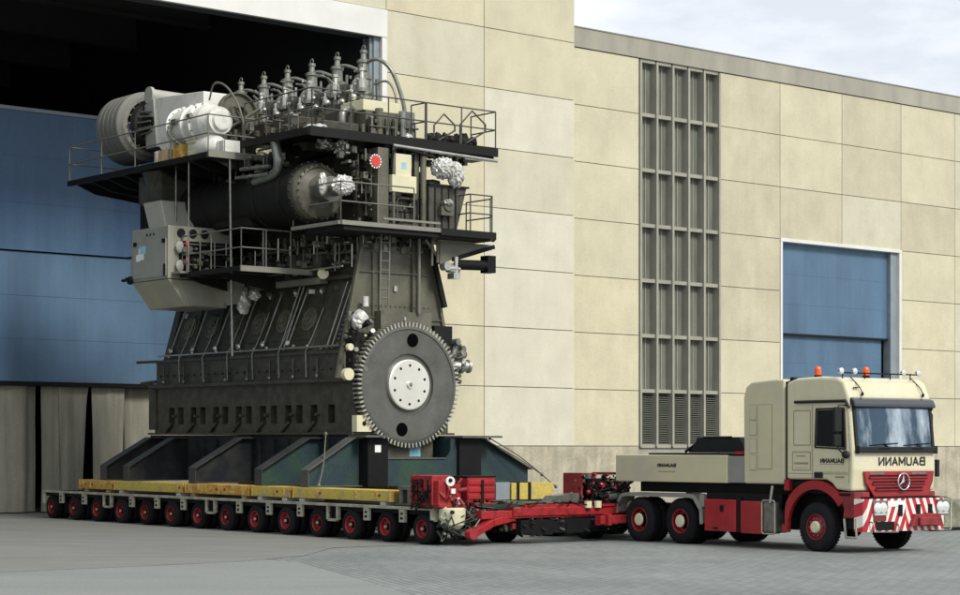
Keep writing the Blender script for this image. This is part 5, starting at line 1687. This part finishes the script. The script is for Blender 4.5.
# chassis
b = MB()
b.box(-7.3, 1.0, .75, .95, .62, .95); b.box(-7.3, 1.0, 1.55, 1.75, .62, .95)
for q in (-7.25, -5.4, -3.8, -2.4, -1.0): b.box(q, q + .15, .95, 1.55, .65, .92)
b.box(-6.5, -1.2, .3, 2.2, 1.28, 1.53)
b.box(-1.3, 1.0, .45, 2.05, .55, 1.35); b.box(-3.8, -1.2, .12, 2.4, .95, 1.3)
for q in (-6.26, -4.69, 0): b.cyl((q, 1.35, .55), (0, 1, 0), .11, -1.05, 1.1, 12); b.blob((q, 1.25, .55), (.24, .26, .26), 1, .02, rings=8, seg=12, smooth=True)
b.build('chassis', M_BLACK, K)
# wheels
def tyre_mesh(R=.565, w=.31):
    ty = MB()
    ty.lathe((0, 0, 0), (0, 1, 0), [(.29, .03), (.36, .0), (.46, -.005), (.52, .025), (R, .06), (R, w - .06), (.52, w - .025), (.46, w), (.3, w - .03)], 40, crease=False)
    for q in range(44):
        aa = 2 * pi * q / 44
        for y0, y1, sh in ((.055, .14, .05), (w - .14, w - .055, -.05)):
            ty.beam((cos(aa) * (R + .004), y0, sin(aa) * (R + .004)), (cos(aa + sh) * (R + .004), y1, sin(aa + sh) * (R + .004)), .045, .02, up=(cos(aa), 0, sin(aa)))
    return ty
tproto = tyre_mesh().build('wheel', M_RUBBER, K)
rm = MB()     # rear wheel: deep dish
rm.m(0).lathe((0, 0, 0), (0, 1, 0), [(.315, .03), (.30, .01), (.285, .02), (.26, .18), (.18, .20), (.14, .16)], 32)
rm.m(2).lathe((0, 0, 0), (0, 1, 0), [(.19, .17), (.17, .03), (.15, .02)], 24)  # black ring paints the shaded recess round the hub
rm.m(1).lathe((0, 0, 0), (0, 1, 0), [(.165, .05), (.155, .0), (.14, -.015), (0, -.02)], 24)
rproto = rm.build('rim', [M_RIM, M_BOXCREAM, M_BLACK], None)
rm = MB()     # steering wheel: flat
rm.m(0).lathe((0, 0, 0), (0, 1, 0), [(.315, .03), (.30, .005), (.285, .01), (.27, .06), (.22, .05), (.18, .02), (.13, .02)], 32)
for i in range(10):
    aa = 2 * pi * i / 10
    rm.m(2).cyl((cos(aa) * .2, 0, sin(aa) * .2), (0, 1, 0), .02, .0, .04, 8)
rm.m(1).lathe((0, 0, 0), (0, 1, 0), [(.14, .02), (.135, -.03), (.115, -.05), (0, -.055)], 24)
fproto = rm.build('rim', [M_RIM, M_BOXCREAM, M_METAL_D], None)
first = True
used = set()
for q, kind in ((0, 'f'), (-4.69, 'r'), (-6.26, 'r')):
    ws = [(.02, 0), (TW - .02, 1)] if kind == 'f' else [(.02, 0), (.37, 0), (TW - .02, 1), (TW - .37, 1)]
    for y, fl in ws:
        if first: o = tproto; first = False
        else: o = tproto.copy(); COL.objects.link(o)
        o.parent = K
        o.location = (q, y, .567); o.rotation_euler = (0, random.random() * 6, pi if fl else 0)
        pr_ = fproto if kind == 'f' else rproto
        if kind not in used: r_ = pr_; used.add(kind)
        else: r_ = pr_.copy(); COL.objects.link(r_)
        r_.parent = o
# rear ballast box
b = MB()
b.m(0).box(-7.15, -2.95, 0, TW, 1.54, 2.22)
b.m(1).box(-2.95, -2.36, .03, TW - .03, 1.55, 2.2)
b.build('ballast_box', [M_TRUCK_Y, M_GREYP], K, bevel=.02)
b = MB(); b.box(-5.9, -2.4, .05, TW - .05, 2.225, 2.27); b.build('box_lid', M_ENG_D, K)
b = MB()
b.prism([(-4.7, .4, 2.28), (-2.65, .4, 2.28), (-2.95, .4, 2.66), (-4.45, .4, 2.66)], (0, 1.4, 0))
b.box(-5.0, -4.7, .6, 1.4, 2.28, 2.38); b.tube((-5.0, .5, 2.3), (-4.5, .5, 2.55), .04, 6); b.tube((-4.2, .38, 2.66), (-3.2, .38, 2.66), .03, 6)
b.build('winch_cover', M_PLASTIC, K, bevel=.03)
b = MB(); b.box(-2.7, -2.4, .02, .5, 2.24, 2.31); b.build('red_marker', M_RED, K)
# fender
b = MB()
pts = [(-7.12, .75), (-7.12, .95), (-6.92, 1.2), (-6.75, 1.235), (-4.3, 1.235), (-4.15, 1.2), (-3.9, .9), (-3.88, .55)]
for (a0, z0_), (a1, z1_) in zip(pts, pts[1:]):
    b.beam((a0, .25, z0_), (a1, .25, z1_), .5, .035, up=(.01, 0, 1))
    b.beam((a0, .012, z0_ - .03), (a1, .012, z1_ - .03), .03, .09, up=(.01, 0, 1))
b.build('fender', M_GREYP, K)
b = MB(); b.box(-4.0, -3.82, .05, .5, .95, 1.25); b.build('fender_stay', M_GREYP, K)
b = MB()
for (a0, z0_), (a1, z1_) in zip(pts, pts[1:]):
    b.beam((a0, TW - .25, z0_), (a1, TW - .25, z1_), .5, .035, up=(.01, 0, 1))
b.build('fender', M_GREYP, K)
# side boxes
b = MB(); b.box(-3.78, -2.68, .02, .6, .36, 1.14); b.build('tool_box', M_RED, K, bevel=.02)
b = MB(); b.box(-2.5, -1.72, .02, .6, .34, 1.12); b.build('tool_box', M_RED, K, bevel=.02)
b = MB(); b.box(-3.78, -1.72, TW - .6, TW - .02, .36, 1.14); b.build('tool_box', M_RED, K, bevel=.02)
b = MB(); b.box(-3.2, -3.1, -.01, .02, .85, 1.0); b.build('box_latch', M_BLACK, K); b = MB(); b.box(-2.66, -2.52, .06, .5, .4, 1.2); b.build('box_stay', M_BLACK, K); b = MB(); b.box(-3.45, -3.3, -.005, .02, .42, .46); b.build('box_latch', M_BLACK, K)
b = MB(); b.box(-1.70, -1.28, -.02, .45, .38, 1.12); b.build('step_tank', M_METAL_D, K, bevel=.06)
b = MB()
fr = [(-1.71, .40), (-1.71, 1.10), (-1.66, 1.15), (-1.32, 1.15), (-1.27, 1.10), (-1.27, .40), (-1.32, .36), (-1.66, .36), (-1.71, .40)]
for (a0, z0_), (a1, z1_) in zip(fr, fr[1:]): b.tube((a0, -.03, z0_), (a1, -.03, z1_), .02, 6)
b.tube((-1.42, -.04, 1.1), (-1.36, -.02, 1.5), .04, 8)
b.build('tank_rim', M_METAL, K)
# housing behind the cab
b = MB()
b.prism([(-2.36, 0, 1.54), (-1.0, 0, 1.54), (-1.0, 0, 4.0), (-1.25, 0, 4.02), (-2.1, 0, 3.97), (-2.3, 0, 3.85), (-2.38, 0, 3.6)], (0, TW, 0))
b.build('rear_housing', M_TRUCK_Y, K, bevel=.05)
b = MB()
for z in (1.85, 2.25, 2.68, 3.05): b.box(-2.15, -1.92, -.012, .0, z + .02, z + .36)
b.box(-1.86, -1.4, -.010, .0, 1.9, 3.42)
b.build('housing_vent', M_TRUCK_Y, K, bevel=.008)
b = MB()
for z in (1.85, 2.25, 2.68, 3.05): frame(b, -2.15, -1.92, z + .02, z + .36, -.006, .006)
frame(b, -1.86, -1.4, 1.9, 3.42, -.006, .006)
b.build('vent_frame', M_TEXT_G, K)
b = MB()
b.box(-1.0, -.93, .06, TW - .06, 1.5, 3.95); b.build('cab_gap_seal', M_BLACK, K)
# cab shell
b = MB()
lower = [(-.93, 1.66), (.34, 1.66), (.52, 1.58), (.66, 1.44), (1.16, 1.40)]
prof = lower + [(1.20, 1.9), (1.19, 2.36), (1.08, 3.40), (1.03, 3.6), (.90, 3.9), (.72, 4.0), (.2, 4.04), (-.6, 4.02), (-.93, 3.92)]
b.prism([(x_, 0, z_) for x_, z_ in prof], (0, TW, 0))
cab = b.build('cab', M_TRUCK, K, bevel=.07)
b = MB()
for y0 in (-.004,):
    b.box(-.78, -.70, 0, 0, 0, 0) if False else None
# door with window
dr_ = MB(); dr_.prism([(-.02, -.018, 1.84), (1.02, -.018, 1.84), (1.05, -.018, 2.3), (.99, -.018, 3.34), (-.02, -.018, 3.34)], (0, .018, 0))
door = dr_.build('door', M_TRUCK, cab, bevel=.012)
b = MB(); b.prism([(.06, -.026, 2.44), (.95, -.026, 2.40), (.90, -.026, 3.26), (.10, -.026, 3.26)], (0, .01, 0)); b.build('window', M_GLASS_D, door, bevel=.003)
b = MB()
wpts = [(.03, 2.41), (.98, 2.37), (.93, 3.29), (.07, 3.29), (.03, 2.41)]
for (a0, z0_), (a1, z1_) in zip(wpts, wpts[1:]): b.tube((a0, -.024, z0_), (a1, -.024, z1_), .022, 6)
b.build('window_seal', M_PLASTIC, door)
b = MB(); b.box(-.0, .26, -.03, -.016, 1.70, 1.83); b.build('door_handle', M_PLASTIC, cab)
# seams of the side wall (thin raised frame of the side locker)
b = MB()
frame(b, -.72, -.14, 1.88, 2.30, -.004)
frame(b, -.68, -.14, 2.46, 3.26, -.004)
b.tube((-.08, -.004, 1.7), (-.08, -.004, 3.4), .007, 5); b.tube((1.06, -.004, 1.6), (1.10, -.004, 2.3), .007, 5)
b.tube((-.9, -.003, 1.80), (1.05, -.003, 1.80), .006, 5)
b.build('panel_seam', M_TEXT_G, cab)
b = MB(); b.tube((-.62, -.03, 3.46), (.98, -.03, 3.46), .035, 8); b.tube((.98, -.03, 3.46), (1.08, -.01, 3.30), .035, 8); b.build('drip_rail', M_PLASTIC, cab)
# front: windscreen, frame, visor
def fs(h):   # front surface s at height
    if h < 2.36: return 1.20 - (2.36 - h) * .01
    return 1.19 - (h - 2.36) * .106
b = MB()
for k in range(8):
    y0_, y1_ = .16 + (TW - .32) * k / 8, .16 + (TW - .32) * (k + 1) / 8
    def bow(y): return .05 * (1 - ((y - TW / 2) / (TW / 2)) ** 2)
    b.add([(fs(2.42) + .02 + bow(y0_), y0_, 2.42), (fs(2.42) + .02 + bow(y1_), y1_, 2.42), (fs(3.30) + .02 + bow(y1_), y1_, 3.30), (fs(3.30) + .02 + bow(y0_), y0_, 3.30),
           (fs(2.42) - .02, y0_, 2.42), (fs(2.42) - .02, y1_, 2.42), (fs(3.3) - .02, y1_, 3.30), (fs(3.3) - .02, y0_, 3.30)],
          [(0, 1, 2, 3), (4, 7, 6, 5)], True)
b.build('windscreen', M_GLASS, cab)
b = MB()
b.beam((fs(2.35) + .02, .07, 2.35), (fs(2.35) + .02, TW - .07, 2.35), .16, .14)
b.beam((fs(2.35) + .0, .11, 2.32), (fs(3.3) + .0, .11, 3.34), .10, .09, up=(0, 1, 0)); b.beam((fs(2.35), TW - .11, 2.32), (fs(3.3), TW - .11, 3.34), .10, .09, up=(0, 1, 0))
b.beam((fs(3.35) + .01, .07, 3.34), (fs(3.35) + .01, TW - .07, 3.34), .12, .10)
b.build('windscreen_frame', M_PLASTIC, cab, bevel=.02)
b = MB()
for (y0_, y1_) in ((.5, 1.4), (1.6, 2.5)):
    b.beam((fs(2.5) + .085, y0_, 2.45), (fs(2.5) + .085, y1_, 2.50), .02, .025); b.tube((fs(2.4) + .09, y1_ - .3, 2.38), (fs(2.5) + .09, y1_ - .45, 2.49), .015, 6)
    b.box(1.25, 1.31, y0_ + .25, y0_ + .6, 2.36, 2.40)
b.build('wiper', M_BLACK, cab)
b = MB()
b.prism([(1.04, .03, 3.36), (1.06, .03, 3.55), (1.17, .03, 3.50), (1.23, .03, 3.40), (1.24, .03, 3.32), (1.20, .03, 3.32), (1.12, .03, 3.36)], (0, TW - .06, 0))
b.build('sun_visor', M_VISOR, cab, bevel=.03)
# lettering: the photograph is mirrored, so is the writing
def place(origin, xdir, ydir, zdir):
    M = Matrix.Identity(4)
    for j, d in enumerate((xdir, ydir, zdir)):
        for i in range(3): M[i][j] = d[i]
    for i in range(3): M[i][3] = origin[i]
    return M
text_mesh('company_lettering', 'BAUMANN', .165, place((1.205, 1.60, 2.085), (0, -1.10, 0), (0, 0, 1), (1, 0, 0)), M_TEXT, cab, .24)
text_mesh('company_lettering', 'BAUMANN', .085, place((.56, -.022, 2.10), (-1.0, 0, 0), (0, 0, 1), (0, -1, 0)), M_TEXT, cab, .30)
text_mesh('company_lettering', 'BAUMANN', .07, place((-5.15, -.004, 1.96), (-1.15, 0, 0), (0, 0, 1), (0, -1, 0)), M_TEXT, K, .36)
b = MB()
for (x0_, x1_, z_, hh) in ((.16, .93, 2.01, .016), (-.6, -.3, 2.19, .03), (-.66, -.22, 1.98 + .03, .05), (.65, .92, 1.72, .025), (-.62, -.25, 1.93, .012)):
    x = x0_
    rr = random.Random(int(x0_ * 100))
    while x < x1_:
        wd = rr.uniform(.02, .04)
        b.box(x, min(x + wd, x1_), -.021 if x0_ > 0 else -.004, -.002, z_, z_ + hh); x += wd + .012
b.build('small_print', M_TEXT_G, cab)
b = MB()
x = -5.45
while x < -4.85: b.box(x, x + .03, -.004, -.001, 1.79, 1.815); x += .045
b.build('small_print', M_TEXT_G, K)
# grille
b = MB()
b.m(0).prism([(1.20, .30, 1.86), (1.20, TW - .12, 1.86), (1.20, TW - .16, 1.62), (1.20, TW - .34, 1.28), (1.20, .62, 1.28), (1.20, .36, 1.60)], (.06, 0, 0))
grl = b.build('grille', M_RED, cab, bevel=.01)
for i in range(3):
    b = MB()
    z = 1.74 - i * .14
    ins = .10 + i * .10
    b.m(1).box(1.26, 1.268, .36 + ins, TW - .28 - ins * .8, z, z + .035)
    b.m(0).prism([(1.26, .34 + ins, z - .055), (1.315, .34 + ins, z - .035), (1.315, .34 + ins, z - .015), (1.26, .34 + ins, z)], (0, TW - .62 - ins * 1.8, 0))
    b.build('grille_bar', [M_RED, M_BLACK], grl)
b = MB()
cz, cy = 1.62, 1.50
b.path([(1.345, cy + .19 * cos(a_), cz + .19 * sin(a_)) for a_ in [2 * pi * i / 32 for i in range(33)]], .018, 8)
for k in range(3):
    aa = radians(90 + 120 * k)
    tip = Vector((1.345, cy + .185 * cos(aa), cz + .185 * sin(aa)))
    l = Vector((1.33, cy + .035 * cos(aa + pi / 2), cz + .035 * sin(aa + pi / 2))); r__ = Vector((1.33, cy - .035 * cos(aa + pi / 2), cz - .035 * sin(aa + pi / 2)))
    c = Vector((1.365, cy, cz)); 
    b.add([tip, l, c, r__], [(0, 1, 2), (0, 2, 3), (0, 3, 1)])
b.build('star_emblem', M_CHROME, grl)
b = MB(); b.box(1.262, 1.27, .45, .95, 1.79, 1.83); b.box(1.262, 1.27, 1.85, 2.35, 1.79, 1.83); b.build('grille_badge', M_METAL_D, grl)
b = MB()
b.box(1.05, 1.18, .15, TW - .15, 1.14, 1.40); b.build('grille_base', M_BLACK, cab)
# red wheel arch, steps
b = MB()
outer = arc(0, .55, 1.10, 180, 35, 14); inner = arc(0, .55, .89, 180, 35, 14)
outer = [(max(-.98, x_), min(1.655, z_)) for x_, z_ in outer]
n = len(outer)
for i in range(n - 1):
    b.prism([(outer[i][0], .004, outer[i][1]), (outer[i + 1][0], .004, outer[i + 1][1]), (inner[i + 1][0], .004, inner[i + 1][1]), (inner[i][0], .004, inner[i][1])], (0, .10, 0))
b.box(-1.08, -.90, .004, .12, .42, .60)
b.box(-1.0, -.84, .0, .12, 1.40, 1.655)
b.m(1).box(-.95, .95, .13, .5, 1.34, 1.64)
b.box(-1.0, -.9, .13, .5, .5, 1.5).m(0)
b.build('wheel_arch', [M_RED, M_BLACK], K)
b = MB()
for i in range(n - 1):
    b.prism([(outer[i][0], TW - .5, outer[i][1]), (outer[i + 1][0], TW - .5, outer[i + 1][1]), (inner[i + 1][0], TW - .5, inner[i + 1][1]), (inner[i][0], TW - .5, inner[i][1])], (0, .496, 0))
b.build('wheel_arch', [M_RED, M_BLACK], K)
b = MB()
b.prism([(.72, .01, 1.395), (1.22, .01, 1.395), (1.25, .01, .80), (.86, .01, .80), (.9, .01, 1.0)], (0, .5, 0))
b.box(.9, 1.2, TW - .5, TW - .02, .8, 1.39)
b.build('step_panel', M_RED_DULL, K, bevel=.02)
b = MB(); b.box(.76, 1.1, -.0, .01, 1.30, 1.36); b.box(.93, 1.2, .08, .5, .55, .79); b.build('step_recess', M_BLACK, K)
b = MB(); b.tube((.90, .02, .79), (.95, .02, .36), .03, 6); b.tube((.95, .02, .36), (1.28, .02, .36), .03, 6); b.tube((1.28, .02, .36), (1.26, .02, .79), .03, 6); b.build('step_rung', M_DECK, K)
# bumper
b = MB()
b.prism([(1.22, .0, .5), (1.46, .03, .5), (1.52, .10, .5), (1.52, 1.375, .5), (1.22, 1.375, .5)], (0, 0, .74))
bl = b.build('bumper', M_STRIPE_L, K, bevel=0)
b = MB()
b.prism([(1.22, 1.377, .5), (1.52, 1.377, .5), (1.52, 2.66, .5), (1.46, 2.73, .5), (1.22, 2.76, .5)], (0, 0, .74))
b.build('bumper_half', M_STRIPE_R, bl)
b = MB()
b.box(1.10, 1.5, .2, TW - .2, 1.245, 1.28); b.box(1.52, 1.535, .38, .98, .53, .72)
for y in (1.12, 1.72, 2.12): b.box(1.521, 1.54, y, y + .13, .84, 1.10)
b.build('bumper_opening', M_BLACK, bl)
for (y0_, y1_) in ((.30, .70), (2.42, 2.76)):
    b = MB()
    b.m(0).box(1.521, 1.56, y0_ - .02, y1_ + .02, .86, 1.20); b.m(1)
    b.lathe((1.562, (y0_ + y1_) / 2 - .09, 1.03), (1, 0, 0), [(.13, 0), (.11, .02), (0, .03)], 18) if y1_ - y0_ > .3 else None
    b.lathe((1.562, (y0_ + y1_) / 2 + .09, 1.03), (1, 0, 0), [(.13, 0), (.11, .02), (0, .03)], 18)
    b.box(1.545, 1.575, y0_, y1_, .875, .905)
    if y0_ < 1: b.m(2).box(1.521, 1.55, y0_, y1_, .74, .85)
    b.build('headlight', [M_METAL_D, M_LENS, M_RED_DULL], bl)
b = MB(); b.box(1.521, 1.526, .78, 1.35, 1.06, 1.19); b.build('licence_plate', M_LABELW, bl)
b = MB()
b.box(1.52, 1.72, 1.65, 2.3, .62, .80); b.prism([(1.52, 1.45, .60), (1.52, 2.5, .60), (1.52, 2.4, .88), (1.52, 1.6, .88)], (.12, 0, 0)); b.cyl((1.6, 2.0, .75), (0, 0, 1), .08, -.15, .15, 12)
b.build('front_hitch', M_RED_DULL, bl, bevel=.015)
b = MB()
b.path([(1.5, .18, .74), (1.62, .20, .70), (1.62, .22, .50), (1.62, 1.0, .48), (1.62, 1.05, .6), (1.52, 1.08, .68)], .02, 6)
b.path([(1.5, 2.4, .50), (1.58, 2.45, .50), (1.58, 2.84, .50), (1.58, 2.85, 1.22), (1.5, 2.76, 1.25), (1.3, 2.74, 1.25)], .02, 6)
b.build('guard_tube', M_METAL_D, bl)
# roof equipment
b = MB()
b.tube((.75, .06, 4.11), (.75, TW - .06, 4.11), .018, 6)
for y in (.12, .85, 1.7, 2.38): b.tube((.75, y, 3.95), (.75, y, 4.13), .014, 6)
b.build('lamp_bar', M_BLACK, K)
def beacon(s_, y_):
    o = empty_child('beacon', (s_, y_, 4.02))
    m1 = MB(); m1.cyl((0, 0, 0), (0, 0, 1), .085, 0, .06, 16); m1.build('beacon_base', M_BLACK, o)
    m1 = MB(); m1.lathe((0, 0, .06), (0, 0, 1), [(.075, 0), (.078, .14), (.06, .19), (0, .2)], 16); m1.build('beacon_lens', M_ORANGE, o)
def empty_child(name, loc):
    m1 = MB(); m1.cyl((0, 0, -.04), (0, 0, 1), .05, 0, .038, 10)
    return m1.build(name, M_BLACK, K, loc=loc)
beacon(-.1, .2)
beacon(.35, 1.32)
for y in (.08, .52, 2.15, 2.66):
    m1 = MB(); m1.m(0).lathe((.75, y, 4.15), (1, 0, 0), [(0, -.06), (.06, -.05), (.075, 0), (.075, .02)], 16); m1.m(1).lathe((.75, y, 4.15), (1, 0, 0), [(.072, .02), (.05, .03), (0, .035)], 16)
    m1.build('spot_lamp', [M_CHROME, M_LENS], K)
m1 = MB()
for y in (.42, 2.45):
    m1.path(curve((.78, y - .08, 4.02), (1.0, y - .03, 3.80), (1.07, y, 3.66)), .012, 6); m1.blob((1.08, y, 3.62), (.035, .035, .05), 1, .1, rings=5, seg=8)
m1.box(.98, 1.04, .22, .28, 3.76, 3.78); m1.box(.98, 1.04, .3, .36, 3.76, 3.78)
m1.build('marker_lamp', M_BLACK, K)
m1 = MB(); m1.cyl((-.9, .15, 4.0), (0, 1, 0), .06, 0, .4, 10); m1.cyl((-1.05, .35, 4.02), (0, 1, 0), .04, 0, .2, 8); m1.build('air_horn', M_BLACK, K)
# mirrors
m1 = MB()
m1.box(.86, .96, -.32, -.10, 2.75, 3.32); m1.box(.86, .95, -.32, -.10, 2.42, 2.70)
m1.build('mirror', M_PLASTIC, K, bevel=.03)
m1 = MB()
m1.path([(.98, -.01, 3.36), (.93, -.2, 3.36), (.91, -.2, 2.38), (.99, -.06, 2.22)], .018, 6)
m1.blob((1.02, -.06, 2.24), (.11, .07, .09), 3, .05, rings=8, seg=12, smooth=True)
m1.build('mirror_arm', M_PLASTIC, K)
m1 = MB(); m1.box(1.12, 1.2, TW + .05, TW + .14, 1.72, 2.12); m1.tube((1.15, TW, 2.1), (1.16, TW + .1, 2.1), .015, 6); m1.build('mirror', M_PLASTIC, K, bevel=.02)
m1 = MB(); m1.box(.86, .96, TW + .05, TW + .20, 2.5, 3.2); m1.build('mirror', M_PLASTIC, K, bevel=.03)

print('objects', len(bpy.data.objects))
